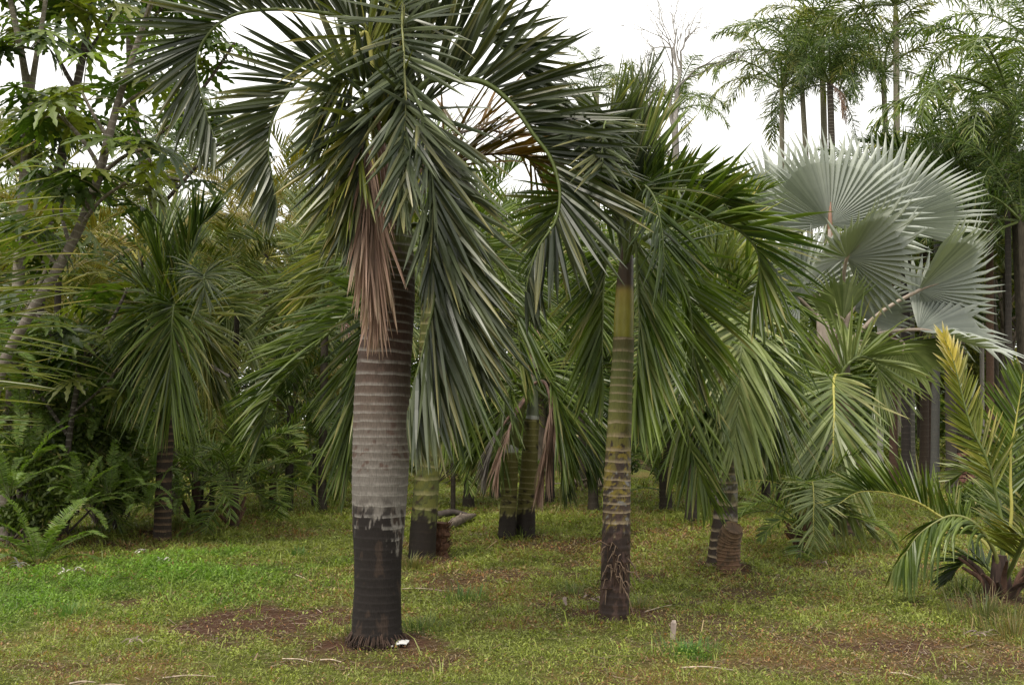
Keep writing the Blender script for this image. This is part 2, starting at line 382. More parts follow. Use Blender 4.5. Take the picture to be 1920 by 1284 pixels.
# ================================================================ ground
rngG = np.random.default_rng(5)
SOIL = [  # bare / dry patches: photo centre, half sizes in metres, strength
 (430,1160,.62,.26,1.), (500,1145,.6,.2,1.), (560,1150,.5,.24,.95), (470,1185,.5,.18,.7), (700,1215,.45,.3,.8), (250,1275,.5,.12,.5),
 (1000,1075,.8,.22,.8), (1150,1030,.6,.25,.6), (1440,1190,.9,.3,.6), (1330,1160,.4,.2,.6), (1390,1080,.5,.3,.5), (1250,995,.6,.3,.8),
 (1730,1205,.7,.16,.9), (1840,1230,.7,.25,.7), (1700,1260,.6,.12,.6), (1500,1100,.4,.1,.4), (760,1075,.6,.2,.6), (1050,1020,.7,.3,.8),
 (620,1100,.5,.16,.4), (1180,1205,.5,.14,.4), (960,1240,.5,.1,.3), (1480,1240,.5,.12,.5), (1600,1180,.5,.14,.5), (150,1020,.5,.25,.8), (20,1010,.7,.4,1.),
 (1880,1130,.5,.35,.9), (1350,1000,1.,.4,.7), (1540,1060,.5,.2,.5), (1650,1020,.6,.2,.4), (1300,1120,.3,.1,.6)]
for _u, _v in ((706,1195),(1152,1150),(792,1052),(1355,1062),(968,1005),(1876,1130),(306,1000)): SOIL.append((_u, _v, .30, .22, 1.))  # darker soil round each trunk foot, contact shade painted into the ground colour
SOILC = [(G(u, v)[0], G(u, v)[1], a, b, k) for u, v, a, b, k in SOIL]
def soil_mask(x, y):
    n = fbm(x * 3.1, y * 3.1, 3, 5); m = np.zeros_like(x)
    for cx, cy, a, b, k in SOILC:
        r = ((x - cx) / (a * 1.3)) ** 2 + ((y - cy) / (b * 2.0)) ** 2
        m = np.maximum(m, k * np.clip(1.6 - r - (n - .45) * 4.5, 0, 1) * (r < 2.6))
    n2 = fbm(x * 1.3 + 40, y * 1.3, 9, 4); m = np.maximum(m, np.clip((n2 - .62) * 7, 0, .75))
    return np.clip(m, 0, 1)
def lush_mask(x, y):
    c = G(300, 1090); r = ((x - c[0] + .3) / 2.3) ** 2 + ((y - c[1]) / 2.4) ** 2
    c2 = G(1290, 1225); r2 = ((x - c2[0]) / .42) ** 2 + ((y - c2[1]) / .3) ** 2
    c3 = G(950, 1110); r3 = ((x - c3[0]) / .9) ** 2 + ((y - c3[1]) / .9) ** 2
    n = fbm(x * 1.1, y * 1.1, 21, 4)
    return np.clip(np.maximum.reduce([1.7 - r, 1.3 - r2, .8 - r3]) - (n - .25) * 2.2, 0, 1)
MOUND = [(G(u_, v_)[0], G(u_, v_)[1]) for u_, v_ in ((706, 1195), (1152, 1150), (792, 1052), (1357, 1062), (968, 1005), (1878, 1128))]
def gz(x, y):
    return sum(.05 * np.exp(-((x - a_) ** 2 + (y - b_) ** 2) / .12) for a_, b_ in MOUND) + (fbm(x * .45, y * .45, 50, 3) - .5) * .10 + (fbm(x * 3, y * 3, 60, 3) - .5) * .03 - .02
def axis(lo, hi, st, far, k=14):
    m = np.arange(lo, hi + st / 2, st); e = np.geomspace(1, far, k)
    return np.concatenate([lo - e[::-1], m, hi + e])
gx, gy = axis(-13, 13, .09, 400), axis(1.5, 30, .09, 600)
X, Y = np.meshgrid(gx, gy, indexing='ij'); Z = gz(X, Y)
C_SOIL, C_DRY, C_OLIVE, C_LUSH = np.array((.062, .032, .020)), np.array((.22, .13, .055)), np.array((.190, .218, .047)), np.array((.120, .220, .028))
sm, lm = soil_mask(X, Y), lush_mask(X, Y); nb = fbm(X * 2, Y * 2, 77, 4)[..., None]
gc = (C_OLIVE * .42 * (1 - lm[..., None]) + C_LUSH * .38 * lm[..., None]) * (.75 + .5 * nb); gc = gc * (1 - .0) + 0
dm = np.clip((fbm(X * 1.7 + 9, Y * 1.7, 31, 4)[..., None] - .45) * 4, 0, 1) * (1 - lm[..., None]) * .6
gc = gc * (1 - dm) + C_DRY * .7 * dm; gc = gc * (1 - sm[..., None]) + C_SOIL * sm[..., None]
nx, ny = X.shape
i, j = np.meshgrid(np.arange(nx - 1), np.arange(ny - 1), indexing='ij'); b0 = i * ny + j
F = np.stack([b0, b0 + ny, b0 + ny + 1, b0 + 1], -1).reshape(-1, 4)
gm, t, b, out = newmat("turf_soil")
a = t.nodes.new("ShaderNodeAttribute"); a.attribute_name = "Col"; tcn = t.nodes.new("ShaderNodeTexCoord")
n1 = t.nodes.new("ShaderNodeTexNoise"); n1.inputs["Scale"].default_value = 45; n1.inputs["Detail"].default_value = 8; n1.inputs["Roughness"].default_value = .7
t.links.new(tcn.outputs["Object"], n1.inputs["Vector"])
mr = t.nodes.new("ShaderNodeMapRange"); mr.inputs["From Min"].default_value = .3; mr.inputs["From Max"].default_value = .7; mr.inputs["To Min"].default_value = .35; mr.inputs["To Max"].default_value = 1.6
t.links.new(n1.outputs["Fac"], mr.inputs["Value"])
ml = t.nodes.new("ShaderNodeVectorMath"); ml.operation = 'SCALE'; t.links.new(a.outputs["Color"], ml.inputs[0]); t.links.new(mr.outputs[0], ml.inputs["Scale"])
t.links.new(ml.outputs[0], b.inputs["Base Color"]); b.inputs["Roughness"].default_value = .95; b.inputs["Specular IOR Level"].default_value = .1
bp = t.nodes.new("ShaderNodeBump"); bp.inputs["Strength"].default_value = .8; bp.inputs["Distance"].default_value = .02
t.links.new(n1.outputs["Fac"], bp.inputs["Height"]); t.links.new(bp.outputs[0], b.inputs["Normal"])
g = Geo(); g.add(np.stack([X, Y, Z], -1).reshape(-1, 3), F, gc.reshape(-1, 3))
tag(obj('ground', g.mesh('ground', gm, True)), None, None, kind='structure')

# grass: single blades and small broad leaves
def grass(n, y0, y1, seed, kind):
    r = np.random.default_rng(seed)
    y = r.uniform(y0, y1, n) ** 1.0; x = r.uniform(-1, 1, n) * (.56 * y + .4)
    s_, l_ = soil_mask(x, y), lush_mask(x, y); tuft = .6 * fbm(x * 4.5, y * 4.5, 13, 3) + .4 * vnoise(x * 16, y * 16, 14); tuft = np.clip((tuft - .5) * 1.9 + .5, 0, 1)
    keep = (r.random(n) > s_ * .93) & (r.random(n) < .2 + 1.5 * tuft)
    x, y, s_, l_, tuft = [q[keep] for q in (x, y, s_, l_, tuft)]; n = len(x)
    z = gz(x, y); k = np.maximum(y / 7.5, .8); th = r.uniform(0, 2 * np.pi, n)
    dry = np.clip((fbm(x * 1.7 + 9, y * 1.7, 31, 4) - .42) * 3.2, .06, .85) * (1 - .8 * l_); isd = r.random(n) < dry * .55 + .4 * s_
    c = C_OLIVE + (C_LUSH - C_OLIVE) * l_[:, None]; c = c * (.50 + .8 * r.random((n, 1)) ** 1.3) * (.7 + .65 * tuft[:, None]) + r.random((n, 1)) * np.array((.03, .03, .0))
    drc = np.array((.31, .23, .11)) * (.35 + .9 * r.random((n, 1))); drc = np.where(r.random((n, 1)) < .5, drc * np.array((.85, .55, .45)), drc)
    c = np.where(isd[:, None], drc, c)
    if kind == 'blade':
        h = (.012 + .060 * r.random(n) ** 3) * (.25 + 1.7 * tuft) * (1 + .15 * l_) * np.where(r.random(n) < .02, 2.2, 1) * k ** .5; wd = .0034 * k * r.uniform(.6, 1.3, n)
        lean = h * r.uniform(.3, 1.6, n) * np.where(isd, 1.5, 1)
        dx, dy = np.cos(th), np.sin(th); ph = r.uniform(0, 2 * np.pi, n); sx_, sy_ = np.cos(ph) * wd, np.sin(ph) * wd
        p0 = np.stack([x, y, z - .004], 1); W = np.stack([sx_, sy_, 0 * x], 1)
        pm = p0 + np.stack([dx * lean * .35, dy * lean * .35, h * .62], 1); pt = p0 + np.stack([dx * lean, dy * lean, h * np.where(isd, .5, .9)], 1)
        V = np.stack([p0 - W, p0 + W, pm - W * .8, pm + W * .8, pt], 1); bi = np.arange(n)[:, None] * 5
        g = Geo(); Cc = np.repeat(c[:, None], 5, 1); Cc[:, 4] *= 1.15
        g.add(V.reshape(-1, 3), bi + np.array([[0, 1, 3, 2]]), Cc.reshape(-1, 3)); g.n = 0
        g2f = bi + np.array([[2, 3, 4]]); g.f.append(g2f); g.m.append(np.zeros(len(g2f), int)); g.n = len(V) * 5
    else:
        sz = (.005 + .011 * r.random(n) ** 1.5) * k; h = (.006 + .034 * r.random(n)) * (.4 + 1.3 * tuft) * (1 + .8 * l_)
        dx, dy = np.cos(th), np.sin(th); tl = r.uniform(-.5, .9, n)
        p = np.stack([x, y, z + h], 1); D = np.stack([dx, dy, tl], 1) * sz[:, None]; S = np.stack([-dy, dx, r.uniform(-.3, .3, n)], 1) * sz[:, None] * .55
        V = np.stack([p - D, p + S, p + D, p - S], 1); bi = np.arange(n)[:, None] * 4
        g = Geo(); Cc = np.repeat(c[:, None] * 1.05, 4, 1); g.add(V.reshape(-1, 3), bi + np.array([[0, 1, 2, 3]]), Cc.reshape(-1, 3))
    return g
tag(obj('grass', grass(430000, 4.6, 31, 1, 'blade').mesh('grass', LEAFSOFT)), None, None, kind='stuff')
tag(obj('ground_cover', grass(680000, 4.6, 29, 2, 'leaf').mesh('ground_cover', LEAFSOFT)), None, None, kind='stuff')
# straw and leaf crumbs lying in the turf
def straws(n, seed):
    r = np.random.default_rng(seed); y = r.uniform(5, 22, n); x = r.uniform(-1, 1, n) * (.55 * y + .3)
    k = (r.random(n) < .12 + .88 * soil_mask(x, y) + .3 * (1 - lush_mask(x, y)) * r.random(n)); x, y = x[k], y[k]; n = len(x)
    big = r.random(n) < .03; L = r.uniform(.015, .09, n) * np.where(big, 3.0, 1); wd = r.uniform(.0015, .004, n) * np.where(big, 2.2, 1) * np.maximum(y / 8, 1); th = r.uniform(0, 6.28, n)
    z = gz(x, y) + r.uniform(.004, .025, n); D = np.stack([np.cos(th), np.sin(th), r.uniform(-.12, .12, n)], 1) * L[:, None] / 2
    S = np.stack([-np.sin(th), np.cos(th), 0 * th], 1) * wd[:, None]; p = np.stack([x, y, z], 1)
    V = np.stack([p - D - S, p - D + S, p + D + S * .5, p + D - S * .5], 1); c = np.array((.20, .13, .08)) + r.random((n, 1)) ** 2 * np.array((.22, .20, .18)); c = c * r.uniform(.3, 1, (n, 1))
    g = Geo(); g.add(V.reshape(-1, 3), np.arange(n)[:, None] * 4 + np.array([[0, 1, 2, 3]]), np.repeat(c[:, None], 4, 1).reshape(-1, 3)); return g
tag(obj('leaf_litter', straws(70000, 3).mesh('leaf_litter', DRY)), None, None, kind='stuff')
# ================================================================ the palms that carry the picture
TM_MAIN = trunk_mat("grey_ringed_trunk", .07, (.27, .25, .23), gap=.30, fibre=.30, ringmix=.80, warp=.35)
TM_B = trunk_mat("olive_ringed_trunk", .09, (.34, .27, .18), gap=.30, fibre=.22, ringmix=.95, rough=.55)
TM_H = trunk_mat("mossy_ringed_trunk", .1, (.38, .34, .18), gap=.26, fibre=.2, blotch=(.03, .022, .016), blotch_thr=.62, ringmix=.7, rough=.65)
TM_FAR = trunk_mat("far_trunk", .15, (.30, .28, .24), gap=.25, fibre=.25, ringmix=.6)
TM_DARK = trunk_mat("dark_trunk", .15, (.16, .14, .12), gap=.25, fibre=.3, ringmix=.18)
TM_STUMP = trunk_mat("ringed_stump", .05, (.22, .14, .08), gap=.4, fibre=.35, ringmix=.7)

# --- A: big bottle-trunked palm
dA = 7.5
A = empty('bottle_palm', G(706, 1190), 'largest palm, swollen grey ringed trunk with a blackened foot under a drooping dark crown', 'palm tree')
A.location.y = dA; A.location.x = P(706, 1190, dA)[0]; oA = np.array(A.location)
xs = [(706,1215,.190),(706,1190,.186),(706,1150,.180),(708,1100,.172),(709,1050,.176),(711,980,.196),(713,900,.211),(715,840,.216),(717,760,.213),(720,690,.206),(726,620,.196),(732,560,.184),(738,500,.158),(742,450,.13),(744,400,.10)]
path = [P(u, v, dA) for u, v, r in xs]; sA = arc(np.array(path)); hsA = sA / sA[-1]
grey, brown, top = (.225, .190, .165), (.095, .055, .040), (.060, .034, .026)
colsA = [grey if v > 850 else brown if v > 690 else top for u, v, r in xs]
colsA = [(.120,.108,.096)]*6 + [(.120,.107,.095),(.108,.092,.080),(.084,.063,.050),(.056,.037,.028),(.062,.034,.027),(.055,.032,.024),(.06,.05,.02),(.09,.1,.03),(.09,.1,.03)]
tA = trunk_geo(path, [r for _, _, r in xs], hsA, colsA, .068, sides=180, ringamp=.014, seed=2, per=10)
zst = P(706, 985, dA)[2]
mottle(tA, [((.075,.050,.040), 4.5, .64, 1.2, 4., 2.5)], 3)
stained(tA, zst, (.012, .009, .008), seed=4, amp=.16, soft=.03, slant=.12)
mottle(tA, [((.030,.020,.015), 3, .56, -.2, 1.1, 1.2), ((.012,.009,.008), 3.5, .55, -.2, 1.1, .6)], 8)
obj('trunk', tA.mesh('trunk', TM_MAIN, True, origin=oA), A)
fg = Geo(); r_ = np.random.default_rng(8)   # root mat frayed round the foot
for k in range(240):
    a = r_.uniform(0, 6.28); z0 = r_.uniform(.0, .10); p0 = oA + np.array((math.cos(a) * .180, math.sin(a) * .180, z0))
    p1 = p0 + np.array((math.cos(a) * r_.uniform(.01, .06), math.sin(a) * r_.uniform(.01, .06), -z0 - .02)); m = (p0 + p1) / 2 + np.array((math.cos(a), math.sin(a), 0)) * .02
    tube(fg, [p0, m, p1], [.005, .004, .002], 4, (.045, .028, .02), cap=False)
obj('root_mat', fg.mesh('root_mat', BARK, origin=oA), A)
K = dict(n=54, L=.80, w=.042, a0=66, a1=24, vee=58, veej=12, droop=.10, pal='blue', start=.3)
hp(A, [(745,330,7.5),(735,160,7.4),(690,55,7.35),(600,22,7.3),(500,15,7.25),(430,30,7.2),(387,72,7.2),(370,125,7.2),(380,190,7.2),(402,262,7.2)], **{**K, 'seed': 1, 'n': 72, 'L': .78, 'vee': 56, 'a0': 60, 'a1': 26})
hp(A, [(745,340,7.6),(725,210,7.6),(690,140,7.6),(630,118,7.6),(575,140,7.6),(536,180,7.6),(512,225,7.6),(505,285,7.6),(511,335,7.6),(520,392,7.6)], **{**K, 'seed': 2, 'L': .68, 'n': 58, 'vee': 62})
hp(A, [(750,330,7.5),(755,170,7.5),(780,95,7.5),(841,69,7.5),(880,67,7.5),(920,80,7.5),(960,110,7.5),(995,160,7.5),(1020,222,7.5)], **{**K, 'seed': 3, 'L': .66, 'vee': 58})
hp(A, [(750,360,7.4),(755,220,7.4),(797,156,7.35),(841,148,7.3),(891,149,7.3),(925,161,7.3),(951,184,7.3),(975,214,7.3),(1002,255,7.3),(1025,288,7.3),(1040,325,7.3),(1048,368,7.3),(1040,415,7.3),(1010,463,7.3),(993,514,7.3),(986,547,7.3)], **{**K, 'seed': 4, 'n': 80, 'L': .88, 'vee': 64, 'veej': 9, 'start': .22, 'r0': .03, 'w': .046})
hp(A, [(765,400,7.3),(785,310,7.2),(805,320,7.1),(814,430,7.05),(812,497,7.05),(811,564,7.05),(801,617,7.05),(790,670,7.05),(778,720,7.05),(765,775,7.05)], **{**K, 'seed': 5, 'n': 62, 'L': 1.05, 'w': .050, 'a0': 44, 'a1': 20, 'vee': 66, 'veej': 12, 'start': .2, 'H': (1, -.35), 'droop': .10, 'tint': .95})
hp(A, [(750,330,7.5),(752,90,7.4),(756,5,7.2),(757,45,6.95),(757,110,6.85),(757,180,6.8),(757,250,6.75),(755,330,6.7),(753,390,6.68)], **{**K, 'seed': 6, 'n': 60, 'L': .66, 'w': .038, 'vee': 34, 'veej': 26, 'start': .3, 'H': (0, -1), 'a0': 72, 'a1': 16, 'droop': .12, 'stalk': 'olive', 'r0': .015, 'tint': 1.1})
hp(A, [(760,400,7.4),(770,250,7.2),(785,210,7.0),(800,260,6.9),(808,340,6.85),(812,430,6.85),(810,510,6.85)], **{**K, 'seed': 7, 'n': 50, 'L': .85, 'vee': 35, 'H': (.6, -.8), 'a0': 46, 'a1': 16, 'start': .3, 'droop': .15})
hp(A, [(738,400,7.4),(725,240,7.25),(705,190,7.1),(690,230,7.0),(683,300,6.98),(680,370,6.98),(675,440,6.98)], **{**K, 'seed': 8, 'n': 50, 'L': .74, 'vee': 52, 'H': (-.8, -.55), 'a0': 44, 'a1': 16, 'start': .3, 'droop': .12})
hp(A, [(725,420,7.35),(700,230,7.2),(692,100,7.15),(680,62,7.1),(668,90,7.05),(660,170,7.05),(652,260,7.05),(645,340,7.05)], **{**K, 'seed': 9, 'n': 40, 'L': .85, 'vee': 50, 'H': (-.9, -.4), 'a0': 34, 'a1': 12, 'start': .45, 'droop': .25, 'pal': 'olive', 'stalk': 'yellow', 'r0': .03, 'w': .03})
hp(A, [(735,430,7.3),(715,260,7.15),(700,215,7.05),(690,260,7.0),(690,340,6.98),(698,430,6.96),(705,530,7.0),(702,595,7.02)], **{**K, 'seed': 10, 'n': 90, 'L': .72, 'w': .026, 'vee': 15, 'veej': 30, 'H': (-.3, -1), 'a0': 15, 'a1': 7, 'start': .42, 'droop': .6, 'pal': 'dead', 'stalk': 'dead', 'mat': DRY, 'r0': .024, 'lab': 'dead pinkish brown frond hanging against the trunk', 'jit': 4})
hp(A, [(728,430,7.25),(712,300,7.1),(700,270,7.0),(694,330,6.97),(690,430,6.93),(693,540,6.96)], **{**K, 'seed': 11, 'n': 40, 'L': .62, 'w': .024, 'start': .5, 'H': (-.3, -1), 'a0': 16, 'a1': 5, 'droop': .9, 'pal': 'dead', 'stalk': 'dead', 'mat': DRY, 'lab': 'dead brown frond hanging close to the trunk'})
hp(A, [(742,380,7.35),(715,200,7.2),(672,150,7.05),(632,170,6.95),(608,225,6.9),(600,285,6.9)], **{**K, 'seed': 15, 'n': 44, 'L': .52, 'vee': 40, 'veej': 20, 'H': (-.9, -.4), 'tint': 1.1})
hp(A, [(740,400,7.3),(712,260,7.15),(688,230,7.05),(670,290,7.0),(662,360,6.98),(655,420,6.98)], **{**K, 'seed': 16, 'n': 40, 'L': .75, 'vee': 40, 'veej': 20, 'H': (-.7, -.7), 'a0': 50, 'a1': 18, 'pal': 'olive', 'tint': .8})
hp(A, [(752,400,7.8),(800,300,8.0),(860,250,8.3),(930,250,8.6),(990,290,8.8),(1020,350,8.8)], **{**K, 'seed': 17, 'n': 34, 'w': .028, 'L': .8, 'vee': 30, 'veej': 25, 'pal': 'orange', 'stalk': 'brown', 'droop': .3})
# rising and top fronds that leave the picture
hp(A, [(748,380,7.55),(752,150,7.6),(745,-60,7.6),(700,-210,7.5),(600,-300,7.4),(480,-300,7.3)], **{**K, 'seed': 12, 'vee': 35, 'n': 66})
hp(A, [(752,380,7.55),(765,150,7.65),(790,-20,7.7),(860,-150,7.7),(980,-190,7.7),(1080,-140,7.7)], **{**K, 'seed': 13, 'vee': 25, 'n': 66})
hp(A, [(750,380,7.6),(756,120,7.8),(760,-80,8.0),(765,-220,8.4),(770,-260,8.9)], **{**K, 'seed': 14, 'vee': 25, 'H': (0, 1)})
hp(A, [(750,440,7.7),(810,330,8.1),(870,300,8.4),(940,292,8.5),(1010,300,8.6),(1070,335,8.6)], **{**K, 'seed': 18, 'vee': 15, 'pal': 'orange', 'stalk': 'brown', 'n': 50, 'droop': .1, 'lab': 'old frond turning orange brown behind the crown'})
hp(A, [(755,440,7.6),(780,420,7.5),(800,460,7.4),(840,520,7.3),(870,600,7.3),(890,680,7.3)], **{**K, 'seed': 19, 'vee': 30, 'L': .7, 'a0': 45, 'a1': 15, 'tint': .9})

# --- B: slimmer palm with yellow-green crownshaft
dB = 8.45
B = empty('crownshaft_palm', (P(1152, 1145, dB)[0], dB, 0), 'slender palm with olive and rust ringed trunk under a smooth yellow green crownshaft', 'palm tree')
oB = np.array(B.location)
xs = [(1150,1165,.128),(1151,1140,.124),(1153,1090,.122),(1154,1040,.122),(1156,980,.118),(1158,900,.114),(1161,820,.105),(1164,740,.097),(1168,670,.092),(1169,633,.090)]
path = [P(u, v, dB) for u, v, r in xs]; sB = arc(np.array(path))
tB = trunk_geo(path, [r for *_, r in xs], sB / sB[-1], [(.03,.02,.016)]*2+[(.04,.026,.018)]*2+[(.10,.075,.022),(.11,.085,.025),(.13,.12,.03),(.11,.12,.03),(.10,.11,.03),(.11,.09,.035)], .085, sides=96, ringamp=.03, seed=5, per=8)
mottle(tB, [((.050,.032,.022), 2.0, .47, -1, P(0,830,dB)[2], 1.6), ((.030,.020,.016), 3.2, .55, -1, P(0,790,dB)[2], 2.2), ((.17,.165,.16), 3., .62, P(0,1000,dB)[2], P(0,850,dB)[2], 3.), ((.17,.13,.02), 2.6, .60, P(0,1010,dB)[2], P(0,780,dB)[2], 3.)], 21)
stained(tB, P(1150, 990, dB)[2], (.026, .016, .013), seed=9, amp=.10, soft=.02)
mottle(tB, [((.060,.035,.028), 3, .54, -.2, 1.0, 1.6)], 31)
obj('trunk', tB.mesh('trunk', TM_B, True, origin=oB), B)
cs = Geo(); csx = [(1169,641,.080),(1169,625,.086),(1170,590,.086),(1171,558,.080),(1172,530,.074),(1174,500,.064),(1176,465,.052),(1177,430,.038)]
cpth = spline([P(u, v, dB) for u, v, r in csx], 8); n_ = len(cpth)
hh = np.linspace(0, 1, n_)
cc = np.stack([np.interp(hh, [0, .1, .3, .48, .55, 1], q) for q in ((.15,.23,.30,.28,.06,.04), (.15,.22,.27,.22,.035,.03), (.02,.03,.05,.045,.02,.014))], 1)
tube(cs, cpth, np.interp(hh, np.linspace(0, 1, len(csx)), [r for *_, r in csx]), 32, cc)
obj('crownshaft', cs.mesh('crownshaft', STALK, True, origin=oB), B)
fb = Geo()
for k in range(60):   # torn sheath fibres low on the trunk
    a = r_.uniform(-2.6, -.5); z0 = r_.uniform(.25, .62); p0 = oB + np.array((math.cos(a) * .12, math.sin(a) * .12, z0)); d = np.array((math.cos(a) * .5 + r_.normal(0, .5), math.sin(a) * .3, r_.uniform(-1, .4)))
    p1 = p0 + d * r_.uniform(.05, .2); tube(fb, [p0, (p0 + p1) / 2 + np.array((0, -.02, .02)), p1 + np.array((0, 0, -.05))], [.006, .005, .002], 4, (.20, .14, .10) if r_.random() < .5 else (.05, .03, .02), cap=False)
obj('torn_sheath', fb.mesh('torn_sheath', DRY, origin=oB), B)
K = dict(n=50, L=.80, w=.042, a0=64, a1=26, vee=50, veej=13, droop=.2, pal='green', start=.22)
hp(B, [(1174,490,8.45),(1198,456,8.4),(1243,430,8.3),(1290,409,8.2),(1340,408,8.15),(1388,432,8.1),(1416,470,8.1),(1422,520,8.1),(1408,572,8.1)], **{**K, 'seed': 21, 'n': 52, 'L': .86, 'vee': 34, 'a0': 56, 'w': .050, 'r0': .026, 'droop': .32, 'pal': 'green', 'tint': 1.1})
hp(B, [(1174,500,8.45),(1168,380,8.4),(1152,270,8.1),(1137,224,7.75),(1132,232,7.4),(1131,275,7.2),(1131,320,7.1)], **{**K, 'seed': 22, 'L': .72, 'w': .030, 'H': (-.1, -1), 'vee': 18, 'veej': 28, 'a0': 34, 'a1': 34, 'n': 50, 'pal': 'blue', 'droop': .03, 'tint': 1.05})
hp(B, [(1176,490,8.35),(1188,446,8.2),(1197,480,8.15),(1199,580,8.12),(1194,664,8.12),(1188,765,8.12)], **{**K, 'seed': 23, 'n': 66, 'L': .95, 'a0': 42, 'a1': 16, 'vee': 48, 'H': (1, -.3), 'start': .15})
hp(B, [(1172,500,8.55),(1150,460,8.7),(1136,500,8.75),(1128,580,8.75),(1128,660,8.75),(1132,730,8.75)], **{**K, 'seed': 24, 'n': 56, 'L': .80, 'a0': 45, 'a1': 16, 'vee': 48, 'H': (-1, .2), 'start': .15})
hp(B, [(1172,500,8.5),(1150,400,8.6),(1110,350,8.6),(1060,370,8.6),(1025,430,8.6),(1010,500,8.6)], **{**K, 'seed': 25, 'n': 50, 'L': .7, 'vee': 30})
hp(B, [(1175,490,8.5),(1182,350,8.55),(1194,240,8.6),(1208,170,8.65),(1226,125,8.7)], **{**K, 'seed': 26, 'L': .6, 'w': .018, 'a0': 32, 'a1': 18, 'vee': 20, 'pal': 'blue', 'droop': .05})
hp(B, [(1172,495,8.4),(1180,400,8.2),(1200,350,7.95),(1225,370,7.8),(1240,440,7.7),(1248,520,7.7)], **{**K, 'seed': 28, 'L': .7, 'w': .026, 'vee': 25, 'H': (.5, -.8), 'pal': 'dark', 'droop': .5, 'tint': 1.1})
hp(B, [(1178,500,8.5),(1215,470,8.8),(1260,470,9.0),(1290,540,9.1),(1300,630,9.1),(1295,720,9.1)], **{**K, 'seed': 29, 'L': .8, 'vee': 35, 'a0': 50, 'a1': 18})
hp(B, [(1176,480,8.45),(1178,360,8.47),(1182,250,8.5),(1184,190,8.5),(1185,150,8.5)], **{**K, 'seed': 30, 'n': 14, 'L': .5, 'w': .014, 'a0': 7, 'a1': 4, 'vee': 0, 'droop': 0, 'start': .4, 'r0': .018, 'lab': 'unopened spear leaf pointing straight up'})

hp(B, [(1174,480,8.4),(1162,380,8.35),(1150,300,8.2),(1142,240,8.0)], **{**K, 'seed': 201, 'n': 40, 'L': .85, 'w': .040, 'a0': 30, 'a1': 24, 'vee': 10, 'veej': 22, 'droop': .02, 'pal': 'blue', 'H': (-.1, -1)})
hp(B, [(1176,480,8.4),(1182,380,8.45),(1196,300,8.5),(1214,240,8.6)], **{**K, 'seed': 202, 'n': 40, 'L': .85, 'w': .040, 'a0': 30, 'a1': 24, 'vee': 10, 'veej': 22, 'droop': .02, 'pal': 'green'})
hp(B, [(1176,480,8.45),(1194,410,8.4),(1240,365,8.35),(1295,350,8.3),(1345,368,8.25),(1380,410,8.2)], **{**K, 'seed': 203, 'n': 48, 'L': .52, 'w': .048, 'vee': 50, 'droop': .1, 'a0': 55})
# --- I: mossy palm half hidden behind the big one
dI = vdist(1050)
I = empty('mossy_palm', (P(792, 1050, dI)[0], dI, 0), 'mossy green palm trunk half hidden behind the swollen grey trunk', 'palm tree'); oI = np.array(I.location)
xs = [(790,1065,.17),(791,1040,.165),(793,1000,.16),(797,950,.155),(800,900,.15),(802,860,.145),(804,760,.14),(806,640,.13),(808,560,.11)]
path = [P(u, v, dI) for u, v, r in xs]; s_ = arc(np.array(path))
tI = trunk_geo(path, [r for *_, r in xs], s_ / s_[-1], [(.09,.10,.028)] * 9, .14, sides=36, ringamp=.03, seed=6)
stained(tI, P(790, 965, dI)[2], (.018, .013, .010), seed=12, amp=.16)
mottle(tI, [((.05,.035,.02), 2.4, .58, .6, 5, 1.5), ((.13,.13,.03), 2.6, .56, .5, 5, 2.5)], 44)
obj('trunk', tI.mesh('trunk', TM_H, True, origin=oI), I)
K = dict(n=58, L=1.15, w=.045, a0=60, a1=20, vee=48, veej=12, droop=.4, pal='green', start=.2, r0=.03)
hp(I, [(806,580,dI),(760,470,dI),(700,520,dI-.4),(660,575,dI-.8),(618,617,dI-1),(569,671,dI-1),(522,725,dI-1),(502,765,dI-1),(488,825,dI-1)], **{**K, 'seed': 31, 'n': 74, 'L': 1.0})
hp(I, [(806,580,dI),(770,540,dI-.3),(720,580,dI-.6),(690,660,dI-.7),(668,760,dI-.8),(655,860,dI-.8),(650,900,dI-.8)], **{**K, 'seed': 32, 'n': 70, 'vee': 55, 'a0': 40, 'a1': 12, 'L': 1.0})
hp(I, [(808,580,dI),(780,440,dI),(720,400,dI),(660,450,dI),(610,520,dI),(575,600,dI)], **{**K, 'seed': 33, 'pal': 'olive', 'L': 1.0, 'tippal': None})
hp(I, [(810,580,dI),(840,470,dI),(900,450,dI),(950,520,dI),(970,610,dI),(975,700,dI)], **{**K, 'seed': 34, 'L': 1.1})
hp(I, [(810,580,dI),(830,560,dI-.5),(850,640,dI-.8),(850,730,dI-1),(840,800,dI-1)], **{**K, 'seed': 35, 'a0': 40, 'a1': 12, 'H': (.6, -.8)})
hp(I, [(806,580,dI),(800,430,dI+.3),(790,330,dI+.8),(800,280,dI+1.5),(820,300,dI+2)], **{**K, 'seed': 36, 'H': (.1, 1)})
hp(I, [(806,580,dI),(770,500,dI+.5),(700,470,dI+1),(600,520,dI+1.2),(540,560,dI+1.3),(500,600,dI+1.3)], **{**K, 'seed': 37, 'vee': 25, 'L': .9, 'pal': 'pale', 'tint': .8})

